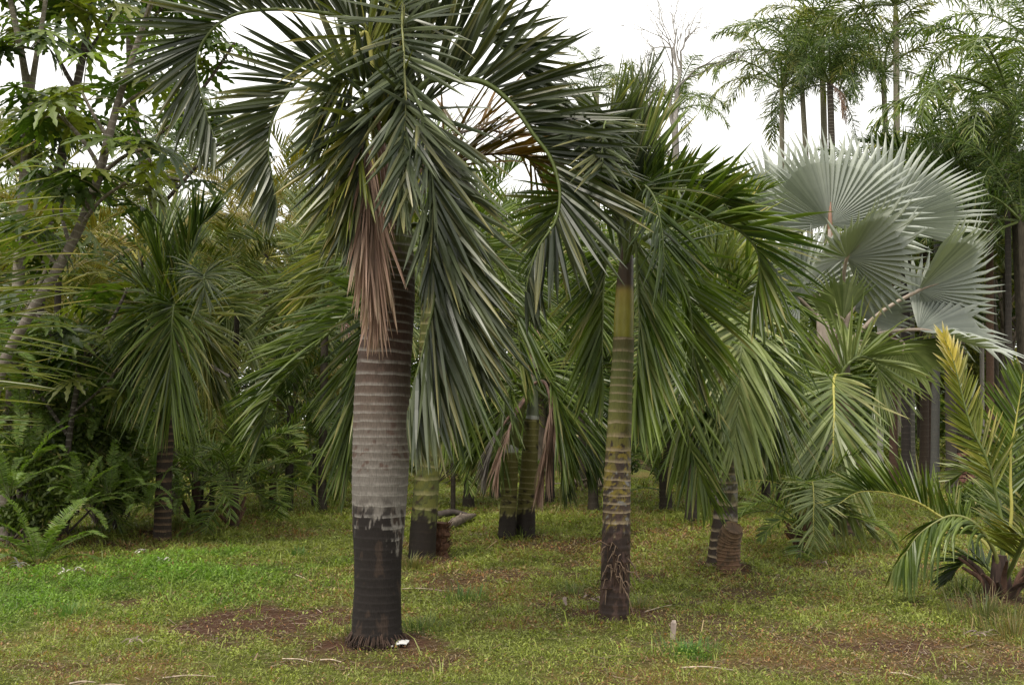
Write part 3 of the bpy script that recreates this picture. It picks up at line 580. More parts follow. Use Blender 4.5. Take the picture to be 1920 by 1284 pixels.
# --- C: palm behind with hanging skirt, right of the centre
dC = vdist(1062)
C = empty('skirted_palm', (P(1357, 1060, dC)[0], dC, 0), 'palm with blackened trunk under long hanging fronds, beside the sawn ringed stump', 'palm tree'); oC = np.array(C.location)
xs = [(1354,1075,.185),(1355,1055,.18),(1358,1000,.15),(1361,950,.13),(1363,900,.125),(1366,850,.125),(1370,760,.12),(1372,660,.10)]
path = [P(u, v, dC) for u, v, r in xs]; s_ = arc(np.array(path))
tC = trunk_geo(path, [r for *_, r in xs], s_ / s_[-1], [(.035,.024,.018)] * 4 + [(.055,.048,.02)] + [(.075,.07,.025)] * 3, .12, sides=36, seed=7)
mottle(tC, [((.10,.095,.03), 2.4, .54, P(0,960,dC)[2], 5, 2.), ((.16,.15,.14), 3, .62, P(0,980,dC)[2], 5, 4.)], 41)
obj('trunk', tC.mesh('trunk', TM_B, True, origin=oC), C)
K = dict(n=56, L=1.0, w=.042, a0=58, a1=20, vee=42, veej=14, droop=.45, pal='green', start=.22, r0=.03)
hp(C, [(1372,690,dC),(1386,610,dC-.3),(1394,590,dC-.6),(1392,640,dC-.9),(1387,710,dC-1),(1380,790,dC-1),(1375,850,dC-1)], **{**K, 'seed': 41, 'n': 62, 'w': .055, 'a0': 42, 'a1': 16, 'vee': 14, 'H': (.1, -1), 'start': .3, 'tint': 1.2, 'pal': 'pale'})
hp(C, [(1370,670,dC),(1372,590,dC),(1392,545,dC),(1420,528,dC),(1450,555,dC),(1467,615,dC),(1472,690,dC),(1468,750,dC)], **{**K, 'seed': 42, 'n': 60, 'vee': 20, 'L': 1.0})
hp(C, [(1368,670,dC),(1340,590,dC),(1300,590,dC),(1265,660,dC),(1250,740,dC),(1245,800,dC)], **{**K, 'seed': 43, 'vee': 35})
hp(C, [(1366,680,dC),(1330,610,dC-.4),(1295,620,dC-.8),(1283,690,dC-1),(1285,760,dC-1.1),(1300,850,dC-1.1),(1328,930,dC-1.1)], **{**K, 'seed': 44, 'vee': 15, 'a0': 42, 'a1': 18, 'H': (-.3, -1), 'n': 60, 'L': .95})
hp(C, [(1372,680,dC),(1375,560,dC+.2),(1370,450,dC+.3),(1340,380,dC+.4),(1290,370,dC+.5)], **{**K, 'seed': 46, 'L': .9, 'vee': 30, 'pal': 'olive'})
hp(C, [(1370,690,dC),(1355,640,dC-.3),(1335,660,dC-.7),(1328,740,dC-.9),(1332,820,dC-.9)], **{**K, 'seed': 48, 'a0': 40, 'a1': 12, 'H': (-.6, -.8), 'tint': .9})
hp(C, [(1372,690,dC),(1400,650,dC-.2),(1425,680,dC-.5),(1435,760,dC-.6),(1432,830,dC-.6)], **{**K, 'seed': 49, 'a0': 40, 'a1': 12, 'H': (.6, -.8), 'tint': .95})
hp(C, [(1371,670,dC),(1360,560,dC),(1330,470,dC),(1280,440,dC),(1235,480,dC),(1215,560,dC)], **{**K, 'seed': 50, 'L': .9, 'pal': 'pale', 'tint': .8})
# dead shreds in its skirt
hp(C, [(1362,720,dC),(1352,700,dC-.3),(1342,760,dC-.5),(1336,830,dC-.5),(1334,900,dC-.5)], **{**K, 'seed': 51, 'a0': 14, 'a1': 6, 'L': .5, 'w': .02, 'pal': 'grey', 'stalk': 'dead', 'mat': DRY, 'n': 30, 'droop': .9, 'lab': 'shredded grey dead frond'})

# --- D: palm with curling fronds, right
dD = 15.0
D = empty('curling_frond_palm', (P(1585, 995, dD)[0], dD, 0), 'palm with a short brown trunk top and one frond curling over like a hook', 'palm tree'); oD = np.array(D.location)
xs = [(1588,1005,.2),(1588,985,.19),(1586,930,.16),(1585,850,.15),(1583,780,.15),(1581,735,.16),(1580,706,.15)]
path = [P(u, v, dD) for u, v, r in xs]; s_ = arc(np.array(path))
obj('trunk', trunk_geo(path, [r for *_, r in xs], s_ / s_[-1], [(.06,.045,.03)] * 5 + [(.10,.06,.045)] * 2, .12, sides=30, seed=8).mesh('trunk', TM_STUMP, True, origin=oD), D)
K = dict(n=60, L=1.25, w=.048, a0=62, a1=22, vee=42, veej=12, droop=.3, pal='green', start=.2, r0=.035)
hp(D, [(1580,750,dD),(1572,708,dD-.6),(1562,715,dD-1.3),(1563,770,dD-1.8),(1562,860,dD-2.0),(1558,955,dD-2.0)], **{**K, 'seed': 61, 'n': 56, 'L': 1.35, 'w': .065, 'vee': 12, 'veej': 8, 'a0': 36, 'a1': 18, 'H': (-.1, -1), 'pal': 'pale', 'stalk': 'yellow', 'start': .32, 'tint': .95, 'droop': .2})
hp(D, [(1570,750,dD),(1573,715,dD-.2),(1590,685,dD-.3),(1615,668,dD-.3),(1637,674,dD-.3),(1645,697,dD-.3),(1644,730,dD-.3),(1636,768,dD-.3)], **{**K, 'seed': 62, 'n': 70, 'L': 1.05, 'vee': 45, 'start': .05, 'pal': 'pale', 'tint': .8})
hp(D, [(1572,755,dD),(1530,725,dD-.3),(1495,745,dD-.6),(1488,800,dD-.7),(1496,850,dD-.8),(1502,900,dD-.8)], **{**K, 'seed': 64, 'n': 66, 'vee': 20, 'a0': 52})

# --- E: silver fan palm
FANW = []
def fan_geo(rad, n, spread, seed, cup=.18, split=.62, pal='silver', droop=.12, tint=1., vf=.38):
    """fan leaf in its own frame: hub at origin, centre line +Y, plane XY, face +Z"""
    rng = np.random.default_rng(seed); g = Geo(); b, b2, tip, py = [np.array(q) for q in PAL[pal]]
    th = np.linspace(-spread, spread, 2 * n + 1)       # edges and ridges alternate
    rr = [.03, .18, .38, split]; V = []; Cc = []
    amp = np.where(np.arange(2 * n + 1) % 2 == 0, -1, 1)
    cl = b + (b2 - b) * rng.random((2 * n + 1, 1))
    for r in rr:
        q = r * rad; pl = amp * q * (2 * np.radians(spread) / (2 * n)) * .9
        a = np.radians(th); V.append(np.stack([np.sin(a) * q, np.cos(a) * q, cup * rad * (r ** 2) * (np.abs(th) / spread) ** 2 + pl], 1)); Cc.append(cl * (.85 + .2 * r))
    m = 2 * n + 1; V = np.vstack(V); Cc = np.vstack(Cc)
    i, j = np.meshgrid(np.arange(len(rr) - 1), np.arange(m - 1), indexing='ij'); bq = i * m + j
    g.add(V, np.stack([bq, bq + 1, bq + m + 1, bq + m], -1).reshape(-1, 4), Cc * tint)
    lastv = V[-m:]; fv, ff, fc = [], [], []
    for k in range(n):
        a = math.radians(th[2 * k + 1]); d = np.array((math.sin(a), math.cos(a), 0)); l0, rd, r0_ = lastv[2 * k], lastv[2 * k + 1], lastv[2 * k + 2]
        Ls = rad * (1 - split) * rng.uniform(.82, 1.08) * (.8 + .2 * math.cos(a)); dz = rng.normal(0, .09) - (.6 if rng.random() < .08 else 0); sdw = np.array((d[1], -d[0], 0)) * rng.normal(0, .05)
        hw = np.linalg.norm(r0_ - l0) / 2; sv = np.array((d[1], -d[0], 0)); c = cl[2 * k + 1]; base = len(fv)
        fv += [l0, rd, r0_]; fc += [c, c, c]
        up = d + np.array((0, 0, dz)) + sdw + np.array((0, 0, cup * .8 * (abs(th[2 * k + 1]) / spread) ** 2))
        for t_, wf in ((.45, .62), (1., .05)):
            p = rd + up * Ls * t_ + np.array((0, 0, -droop * Ls * t_ ** 2)); lift = np.array((0, 0, -hw * .6 * wf))
            fv += [p - sv * hw * wf + lift, p, p + sv * hw * wf + lift]; fc += [c, c, c * .9 + .1 * tip]
        for s_ in (0, 3): ff += [[base + s_, base + s_ + 1, base + s_ + 4, base + s_ + 3], [base + s_ + 1, base + s_ + 2, base + s_ + 5, base + s_ + 4]]
    g.add(np.array(fv), np.array(ff), np.array(fc) * tint)
    for k in range(len(g.v)):
        V = np.array(g.v[k]); rr_ = np.hypot(V[:, 0], V[:, 1]) / rad; V[:, 2] += vf * np.abs(V[:, 0]) - .14 * rad * np.clip(V[:, 1] / rad, 0, 2) ** 2 + .03 * rad * np.sin(np.arctan2(V[:, 0], V[:, 1]) * 5 + seed) * rr_ ** 2; g.v[k] = V
    return g
def basis(y, z):
    y = norm(np.array(y, float)); z = np.array(z, float); z = norm(z - np.dot(z, y) * y); x = np.cross(y, z); return np.stack([x, y, z], 1)
dE = 17.0
E = empty('silver_fan_palm', (P(1572, 968, dE)[0], dE, 0), 'silver blue fan palm with big pleated round leaves on orange tinted stalks', 'palm tree'); oE = np.array(E.location)
TFAN = 1
g_ = Geo(); tube(g_, spline([P(1572,975,dE), P(1572,850,dE), P(1570,740,dE), P(1568,660,dE)], 8), .22, 18, (.12, .10, .08)); obj('trunk', g_.mesh('trunk', BARK, True, origin=oE), E)
def fan(hub, tipuv, face, rad, spread=125, seed=0, n=34, stalkc=(.30, .24, .19), palette='silver', tint=1., sr=1., parent=E, base=(1568, 670, dE), **kw):
    h = P(*hub); tp = P(*tipuv); yv = tp - h; M = basis(yv, face); o0 = np.array(parent.location)
    fgm = fan_geo(rad, n, spread, seed, pal=palette, tint=tint, **kw); g = Geo(); put(g, fgm, M, h)
    f = obj('fan_leaf', g.mesh('fan_leaf', SILVER if palette == 'silver' else LEAF, origin=o0), parent)
    b_ = P(*base); r = Geo(); mid = (b_ + h) / 2 + np.array((0, 0, .15)); e_ = h + norm(yv) * rad * .22
    tube(r, spline([b_, mid, h, e_], 8), sr * np.concatenate([np.linspace(.045, .03, 16), np.linspace(.03, .006, 9)]), 8, stalkc)
    obj('leaf_stalk', r.mesh('leaf_stalk', STALK, True, origin=o0), f)
fan((1556,420,dE-.2), (1562,250,dE-.2), (.1,-1,.05), 1.75, 112, 71, n=42, stalkc=(.27,.15,.10), sr=1.5)
fan((1470,415,dE+.6), (1422,270,dE+.6), (.1,-1,.1), 1.55, 105, 72)
fan((1655,420,dE+.5), (1740,300,dE+.5), (-.4,-.9,.1), 1.85, 90, 73, n=38, tint=.95)
fan((1588,484,dE-.9), (1640,430,dE-1.3), (.35,-.8,-.5), 1.35, 125, 74, tint=.85)
fan((1722,545,dE-.2), (1850,500,dE-.1), (-.1,-.75,-.6), 1.75, 85, 75, n=38)
fan((1722,618,dE-.5), (1850,640,dE-.5), (0,-.55,.85), 1.85, 95, 76, n=38, tint=1.05)
fan((1500,560,dE-.2), (1430,500,dE-.2), (0,-1,.2), 1.3, 120, 77, tint=1.05)
fan((1480,640,dE+.4), (1400,680,dE+.3), (0,-.9,.4), 1.3, 110, 78, palette='pale')
fan((1600,580,dE+1), (1640,500,dE+1.4), (0,-.9,.4), 1.2, 120, 79)
fan((1690,640,dE-.3), (1700,740,dE-.7), (0,-.8,.6), 1.1, 90, 80, palette='pale')
fan((1580,600,dE-1), (1530,560,dE-1.3), (-.3,-.8,.5), .9, 110, 81, palette='pale', tint=1.1)
# pale split base sheath
sh = Geo()
for k, (u, v, r0) in enumerate(((1550,600,.15),(1562,620,.12),(1540,640,.10))):
    tube(sh, spline([P(1566 + 4 * k, 700, dE - .2), P(u + 2, 640, dE - .25), P(u, 560, dE - .25), P(1556, 430 + 40 * k, dE - .22)], 8), np.linspace(r0, .03, 25), 10, (.36, .30, .26), flat=.5)
obj('leaf_sheath', sh.mesh('leaf_sheath', STALK, True, origin=oE), E)

# --- F: young palm at the right edge
dF = vdist(1128)
Fp = empty('young_palm', (P(1878, 1125, dF)[0], dF, 0), 'young palm with one tall frond yellowing at the tip and several low arching fronds', 'palm tree'); oF = np.array(Fp.location)
g_ = Geo(); r2 = np.random.default_rng(4)
tube(g_, spline([P(1878,1140,dF), P(1876,1090,dF), P(1874,1040,dF)], 8), np.linspace(.12, .06, 17), 16, (.035, .022, .018))
for k in range(14):
    a = r2.uniform(0, 6.28); p0 = oF + np.array((math.cos(a) * .1, math.sin(a) * .1, .05)); ln = r2.uniform(.15, .38)
    tube(g_, spline([p0, p0 + np.array((math.cos(a) * .08, math.sin(a) * .08, ln * .6)), p0 + np.array((math.cos(a) * .25, math.sin(a) * .25, ln))], 5), np.linspace(.04, .012, 11), 7, (.05, .032, .024) if k % 2 else (.09, .05, .035), flat=.5)
obj('trunk', g_.mesh('trunk', BARK, True, origin=oF), Fp)
K = dict(n=46, L=.56, w=.032, a0=62, a1=26, vee=30, veej=10, droop=.35, pal='olive', start=.28, r0=.022)
hp(Fp, [(1876,1090,dF),(1866,1040,dF-.05),(1843,998,dF-.1),(1819,976,dF-.1),(1792,965,dF-.1),(1766,970,dF-.1),(1739,987,dF-.1),(1718,1008,dF-.1),(1700,1034,dF-.1),(1678,1062,dF-.1)], **{**K, 'seed': 91, 'L': .64, 'vee': -35, 'veej': 8, 'n': 36, 'droop': 1.5, 'a0': 55, 'w': .034, 'stalk': 'olive', 'pal': 'green', 'tint': 1.15})
hp(Fp, [(1876,1080,dF+.4),(1850,1020,dF+.6),(1810,995,dF+.8),(1762,968,dF+1),(1713,939,dF+1.1),(1660,922,dF+1.2),(1610,921,dF+1.2),(1572,945,dF+1.2)], **{**K, 'seed': 92, 'L': .55, 'vee': 62, 'veej': 6, 'droop': .1, 'n': 60, 'stalk': 'yellow', 'pal': 'green', 'w': .024})
hp(Fp, [(1878,1080,dF),(1882,1010,dF),(1876,960,dF),(1862,905,dF-.05),(1844,847,dF-.1),(1822,800,dF-.1),(1804,735,dF-.1),(1788,680,dF-.1),(1770,632,dF-.1)], **{**K, 'seed': 93, 'L': .55, 'w': .030, 'a0': 48, 'a1': 24, 'vee': -5, 'veej': 8, 'H': (.35, -1), 'droop': .1, 'tippal': 'gold', 'n': 60, 'prof': ([0,.12,.4,.7,1],[.8,.85,.65,.5,.3]), 'start': .35, 'lab': 'tall upright frond, green below and bright yellow at the tip'})
hp(Fp, [(1880,1085,dF),(1892,980,dF),(1896,880,dF),(1905,800,dF),(1918,700,dF)], **{**K, 'seed': 94, 'L': .5, 'n': 40, 'vee': 0, 'H': (-.2, -1), 'stalk': 'yellow', 'pal': 'green', 'start': .4, 'a0': 50, 'droop': .1})
hp(Fp, [(1884,1090,dF+.1),(1925,1010,dF+.1),(1970,960,dF+.2),(2030,960,dF+.2),(2080,1010,dF+.2)], **{**K, 'seed': 95})
hp(Fp, [(1876,1085,dF+.3),(1880,980,dF+.8),(1860,900,dF+1.2),(1820,880,dF+1.5),(1780,900,dF+1.6)], **{**K, 'seed': 96, 'pal': 'pale', 'L': .5})
hp(Fp, [(1884,1090,dF-.1),(1910,1030,dF-.4),(1930,1010,dF-.7),(1950,1060,dF-.9)], **{**K, 'seed': 97, 'L': .45})
hp(Fp, [(1880,1095,dF+.1),(1850,1060,dF+.2),(1815,1050,dF+.3),(1780,1085,dF+.4)], **{**K, 'seed': 98, 'pal': 'dark', 'L': .4, 'n': 30})
hp(Fp, [(1884,1085,dF+.3),(1900,960,dF+.5),(1930,860,dF+.6),(1980,800,dF+.6)], **{**K, 'seed': 99, 'pal': 'green', 'L': .6})

# --- G: shaggy palm on the left
dG = 14.2
Gp = empty('shaggy_palm', (P(306, 1010, dG)[0], dG, 0), 'palm at the left thicket with a wide shaggy skirt over a thin dark trunk', 'palm tree'); oG = np.array(Gp.location)
xs = [(304,1020,.13),(305,980,.12),(307,900,.11),(312,800,.11),(318,700,.11),(322,620,.1)]
path = [P(u, v, dG) for u, v, r in xs]; s_ = arc(np.array(path))
obj('trunk', trunk_geo(path, [r for *_, r in xs], s_ / s_[-1], [(.03,.022,.017)] * 6, .12, sides=24, seed=9).mesh('trunk', TM_STUMP, True, origin=oG), Gp)
K = dict(n=60, L=1.25, w=.042, a0=55, a1=18, vee=38, veej=14, droop=.5, pal='green', start=.2, r0=.03)
hp(Gp, [(322,640,dG),(324,590,dG-.3),(324,575,dG-.7),(323,620,dG-1),(322,690,dG-1.1),(322,760,dG-1.1)], **{**K, 'seed': 101, 'n': 90, 'L': 1.35, 'a0': 34, 'a1': 8, 'vee': 12, 'veej': 18, 'H': (0, -1), 'start': .3, 'pal': 'green'})
hp(Gp, [(320,640,dG),(300,580,dG-.2),(275,600,dG-.5),(262,660,dG-.6),(255,720,dG-.7)], **{**K, 'seed': 102, 'n': 60, 'a0': 36, 'a1': 10, 'H': (-.8, -.5), 'L': 1.2, 'pal': 'green'})
hp(Gp, [(325,640,dG),(345,590,dG-.2),(370,610,dG-.4),(385,670,dG-.5),(392,730,dG-.5)], **{**K, 'seed': 103, 'n': 60, 'a0': 36, 'a1': 10, 'H': (.8, -.5), 'L': 1.1, 'pal': 'olive', 'tint': .8})
hp(Gp, [(322,620,dG),(315,560,dG),(300,500,dG),(285,455,dG),(262,425,dG)], **{**K, 'seed': 104, 'n': 50, 'L': 1.0, 'a0': 42, 'a1': 20, 'vee': 25, 'droop': .1, 'w': .045})
hp(Gp, [(324,620,dG),(335,550,dG),(352,480,dG),(372,430,dG),(400,400,dG)], **{**K, 'seed': 105, 'n': 50, 'L': .9, 'a0': 42, 'a1': 20, 'vee': 25, 'droop': .1, 'pal': 'dark', 'w': .045})
hp(Gp, [(324,620,dG),(350,560,dG-.2),(370,525,dG-.6),(382,514,dG-1.1),(384,530,dG-1.4),(384,555,dG-1.5)], **{**K, 'seed': 106, 'n': 44, 'L': .8, 'w': .03, 'vee': 15, 'veej': 25, 'H': (.1, -1), 'start': .45, 'pal': 'blue', 'tint': 1.5})
hp(Gp, [(322,620,dG),(322,540,dG+.2),(320,450,dG+.3),(318,390,dG+.5)], **{**K, 'seed': 107, 'n': 44, 'L': .9, 'a0': 36, 'a1': 18, 'vee': 15, 'droop': .05})
hp(Gp, [(320,630,dG),(290,560,dG+.2),(250,530,dG+.3),(215,560,dG+.3),(195,620,dG+.3)], **{**K, 'seed': 108, 'L': .9})
hp(Gp, [(324,630,dG),(360,570,dG+.4),(410,560,dG+.5),(450,600,dG+.5),(465,660,dG+.5)], **{**K, 'seed': 109, 'L': .9, 'pal': 'pale', 'tint': .8})
hp(Gp, [(326,650,dG),(350,660,dG-.5),(385,680,dG-.6),(420,700,dG-.6)], **{**K, 'seed': 110, 'L': .3, 'n': 20, 'a0': 14, 'a1': 6, 'w': .03, 'pal': 'grey', 'stalk': 'brown', 'mat': DRY, 'r0': .05, 'lab': 'dark withered frond stub sticking out to one side'})

# --- H: the pair in the middle
dH = 14.4
for nm, lab, xs, seed in (('ringed_palm', 'shorter of the two close ringed palms, topped by a white band and bent shaft', [(950,1012,.145),(951,990,.13),(953,950,.118),(956,900,.112),(958,860,.108),(958,848,.105)], 14),
                          ('ringed_palm', 'taller of the two close ringed palms, pinkish brown dead fronds hanging beside it', [(982,1025,.16),(984,1000,.15),(987,950,.13),(992,880,.122),(995,820,.115),(997,786,.108)], 15)):
    b_ = empty(nm, (P(xs[1][0], 1003, dH)[0], dH + (seed - 14) * .15, 0), lab, 'palm tree', 'pair of ringed palms in the middle'); dd = b_.location.y; o_ = np.array(b_.location)
    path = [P(u, v, dd) for u, v, r in xs]; s_ = arc(np.array(path))
    tg = trunk_geo(path, [r for *_, r in xs], s_ / s_[-1], [(.12,.11,.03)] * 4 + [(.15,.14,.04)] * 2, .10, sides=32, ringamp=.04, seed=seed)
    stained(tg, P(950, 965 if seed == 14 else 950, dd)[2], (.02, .015, .012), seed=seed, amp=.12); obj('trunk', tg.mesh('trunk', TM_H, True, origin=o_), b_)
    cg = Geo(); u0, v0, r0 = xs[-1]
    if seed == 14:
        H1 = b_; pp = spline([P(958,850,dd),P(964,830,dd),P(970,800,dd),(P(977,765,dd)),P(990,742,dd)], 8); tube(cg, pp, np.linspace(.085, .06, len(pp)), 14, (.13, .14, .04))
        tube(cg, [P(958,849,dd),P(959,840,dd),P(960,834,dd)], [.104,.104,.085], 16, (.42,.42,.38))
    else:
        H2 = b_; pp = spline([P(998,788,dd),P(999,750,dd),P(999,710,dd),P(998,670,dd)], 8); tube(cg, pp, np.linspace(.095, .05, len(pp)), 14, (.15, .17, .11))
        tube(cg, [P(998,786,dd),P(999,779,dd)], [.098,.095], 16, (.40,.41,.38))
    obj('crownshaft', cg.mesh('crownshaft', STALK, True, origin=o_), b_)
K = dict(n=56, L=1.1, w=.042, a0=58, a1=20, vee=40, veej=12, droop=.4, pal='green', start=.18, r0=.028)
dd = dH
hp(H1, [(990,742,dd),(972,720,dd-.2),(950,730,dd-.3),(938,780,dd-.4),(930,840,dd-.4),(922,890,dd-.4)], **{**K, 'seed': 121, 'vee': 10, 'a0': 50, 'a1': 18, 'H': (-.8, -.6), 'L': .9, 'n': 60})
hp(H1, [(988,742,dd),(960,710,dd),(930,730,dd),(910,780,dd),(900,840,dd)], **{**K, 'seed': 122})
hp(H1, [(988,742,dd),(950,790,dd-.6),(918,850,dd-.6),(912,890,dd-.6)], **{**K, 'seed': 123, 'a0': 12, 'a1': 5, 'n': 34, 'L': .6, 'w': .02, 'pal': 'grey', 'mat': DRY, 'stalk': 'dead', 'droop': .9, 'start': .5, 'lab': 'grey dead frond hanging to the grass'})
hp(H1, [(988,742,dd),(955,800,dd-.7),(935,870,dd-.8),(932,910,dd-.8)], **{**K, 'seed': 124, 'a0': 12, 'a1': 5, 'n': 26, 'L': .5, 'w': .02, 'pal': 'dead', 'mat': DRY, 'stalk': 'dead', 'droop': .9, 'start': .5, 'lab': 'reddish dead frond hanging to the grass'})
dd = H2.location.y
hp(H2, [(998,690,dd),(1020,660,dd),(1060,690,dd),(1090,750,dd),(1100,820,dd),(1098,880,dd)], **{**K, 'seed': 125, 'vee': 45, 'n': 64, 'pal': 'dark', 'L': 1.0})
hp(H2, [(998,700,dd),(1015,690,dd-.4),(1035,730,dd-.7),(1050,800,dd-.8),(1055,860,dd-.8)], **{**K, 'seed': 126, 'a0': 40, 'a1': 14, 'H': (.7, -.6), 'n': 60})
hp(H2, [(1000,720,dd),(1020,715,dd-.4),(1030,750,dd-.6),(1030,810,dd-.7),(1020,870,dd-.7),(1012,920,dd-.7)], **{**K, 'seed': 127, 'a0': 14, 'a1': 5, 'n': 60, 'L': .75, 'w': .026, 'pal': 'dead', 'mat': DRY, 'stalk': 'dead', 'droop': .9, 'start': .3, 'H': (.3, -1), 'lab': 'pinkish brown dead frond hanging to the ground'})
hp(H2, [(998,700,dd),(985,640,dd-.3),(988,600,dd-.5),(993,650,dd-.6),(995,700,dd-.6)], **{**K, 'seed': 128, 'a0': 12, 'a1': 5, 'n': 30, 'L': .5, 'w': .02, 'pal': 'dead', 'mat': DRY, 'stalk': 'dead', 'droop': .9, 'start': .3, 'H': (0, -1)})
hp(H2, [(998,690,dd),(1000,600,dd),(1020,540,dd),(1060,520,dd),(1100,560,dd),(1120,630,dd)], **{**K, 'seed': 129})
hp(H2, [(996,690,dd),(985,600,dd),(960,540,dd),(920,530,dd),(885,580,dd),(870,650,dd)], **{**K, 'seed': 130})
hp(H2, [(998,690,dd),(998,590,dd+.3),(995,500,dd+.8),(990,450,dd+1.4)], **{**K, 'seed': 131, 'H': (0, 1), 'pal': 'olive'})
hp(H2, [(1000,720,dd),(1035,760,dd-.3),(1055,850,dd-.5),(1060,910,dd-.5)], **{**K, 'seed': 132, 'a0': 25, 'a1': 10, 'pal': 'dark', 'n': 40, 'L': .8, 'H': (.5, -.8)})
# ================================================================ shared frond meshes for the palms behind
def spine_local(ln, e0, e1, n=9, pw=1.3):
    p = [np.zeros(3)]; m = 24
    for k in range(m):
        e = R(e0 + (e1 - e0) * ((k + .5) / m) ** pw); p.append(p[-1] + np.array((math.cos(e), 0, math.sin(e))) * ln / m)
    return np.array(p)[::3]
def proto(ln, e0, e1, seed, stalk='green', r0=.02, mat=LEAF, sides_t=5, **kw):
    g, sp_ = frond_geo(spine_local(ln, e0, e1), H=(1, 0), seed=seed, per=5, **kw)
    tube(g, sp_, np.linspace(r0, r0 * .2, len(sp_)), sides_t, STK[stalk], 1)
    return g.mesh('frond', [mat, STALK])
EL = [(86, 40), (78, 5), (66, -30), (52, -55), (36, -70), (12, -82), (-15, -85)]
def family(ln, seed, els=EL, **kw):
    return [proto(ln, a, b_, seed * 50 + k, **kw) for k, (a, b_) in enumerate(els)]
FAM = {
 'queen':  family(3.0, 1, n=52, L=.72, w=.034, a0=66, a1=35, vee=0, veej=22, droop=1.6, K=4, pal='green', start=.12, jit=10, r0=.035, tint=1.2),  # tint lightens the fronds, distance haze put into leaf colour
 'queeny': family(3.0, 2, n=52, L=.70, w=.034, a0=66, a1=35, vee=0, veej=22, droop=1.6, K=4, pal='olive', start=.12, jit=10, r0=.035, stalk='olive', tint=1.25),  # haze paleness carried by the tint here as well
 'fox':    family(2.6, 3, n=80, L=.50, w=.022, a0=66, a1=40, vee=0, veej=60, droop=.5, K=4, pal='dark', start=.1, jit=12, r0=.03, tint=1.5),
 'areca':  family(2.0, 4, n=44, L=.46, w=.028, a0=58, a1=34, vee=28, veej=6, droop=.4, K=4, pal='olive', start=.2, stalk='yellow', tint=.9),
 'arecay': family(1.9, 5, n=44, L=.42, w=.026, a0=58, a1=34, vee=32, veej=6, droop=.5, K=4, pal='yellow', start=.2, stalk='yellow', tint=.62),
 'stiff':  family(2.4, 6, n=50, L=.85, w=.036, a0=60, a1=24, vee=38, veej=10, droop=.4, pal='green', start=.2, r0=.028, tint=1.2),
 'stiffp': family(2.4, 7, n=48, L=.90, w=.036, a0=58, a1=24, vee=30, veej=10, droop=.4, pal='pale', start=.2, r0=.028, tint=1.0),
 'stiffd': family(2.4, 8, n=50, L=.85, w=.036, a0=60, a1=24, vee=38, veej=12, droop=.5, pal='dark', start=.2, r0=.028),
 'small':  family(1.1, 9, n=34, L=.26, w=.018, a0=62, a1=30, vee=20, veej=8, droop=.3, K=4, pal='green', start=.2, r0=.012, tint=1.45),
 'dead':   family(2.0, 10, n=40, L=.5, w=.02, a0=30, a1=12, vee=10, veej=30, droop=.9, K=4, pal='dead', start=.2, mat=DRY, stalk='dead'),
}
FERN = family(.75, 11, els=[(80, 35), (68, 5), (55, -25), (38, -50), (15, -60)], n=44, L=.082, w=.018, a0=80, a1=62, vee=8, veej=4, droop=.15, K=3, pal='fern', start=.12, r0=.005, sides_t=4, mat=LEAFSOFT)
def crown(parent, top, fam, nf, scale, seed, lo=0, hi=6, spread=.08, dead=0, name='frond'):
    """copies of the shared fronds round the crown point (in the parent's frame)"""
    r = np.random.default_rng(seed); az = r.uniform(0, 6.28)
    for k in range(nf):
        q = k / max(nf - 1, 1); idx = int(round(lo + (hi - lo) * q ** .9)); az += 2.39996 + r.normal(0, .2)
        m = FAM[fam][idx] if isinstance(fam, str) else fam[idx]
        o = obj(name, m, parent, loc=(top[0] + math.cos(az) * spread, top[1] + math.sin(az) * spread, top[2] - spread * 2.5 * q), rot=(r.normal(0, .1), r.normal(0, .1), az), scale=scale * r.uniform(.85, 1.12))
    for k in range(dead):
        az = r.uniform(0, 6.28); o = obj(name, FAM['dead'][6 if k % 2 else 5], parent, loc=(top[0], top[1], top[2] - .15), rot=(0, .25, az), scale=scale * .8)
        o['label'] = 'dead brown frond hanging under the crown'
def palm(name, label, top, r0, fam, nf, scale, seed, tcol=(.16,.13,.10), group=None, lo=0, hi=6, lean=0, shaft=None, mat=None, dead=0, cat='palm tree', flare=1.5):
    t = P(*top); d = top[2]; bx = t[0] + lean
    e = empty(name, (bx, d, 0), label, cat, group); h = t[2]
    if h < .15: h = .15
    pth = spline([(0, 0, -.1), (0 , 0, h * .3), (-lean * .5, 0, h * .7), (-lean, 0, h)], 8); s_ = arc(pth); fr = s_ / s_[-1]
    if h > .3:
        g = trunk_geo(pth, [r0 * flare, r0 * 1.08, r0, r0 * .85], [0, .08, .6, 1], [tcol] * 4, .16, sides=14 if d > 20 else 20, seed=seed)
        obj('trunk', g.mesh('trunk', mat or TM_FAR, True), e)
    if shaft:
        g = Geo(); q = np.array([(-lean, 0, h - .05), (-lean, 0, h + shaft * .4), (-lean, 0, h + shaft)]); tube(g, spline(q, 5), np.linspace(r0 * 1.0, r0 * .5, 11), 12, STK['olive']); obj('crownshaft', g.mesh('crownshaft', STALK, True), e)
    crown(e, (-lean, 0, h + (shaft or 0)), fam, nf, scale, seed, lo, hi, dead=dead)
    return e

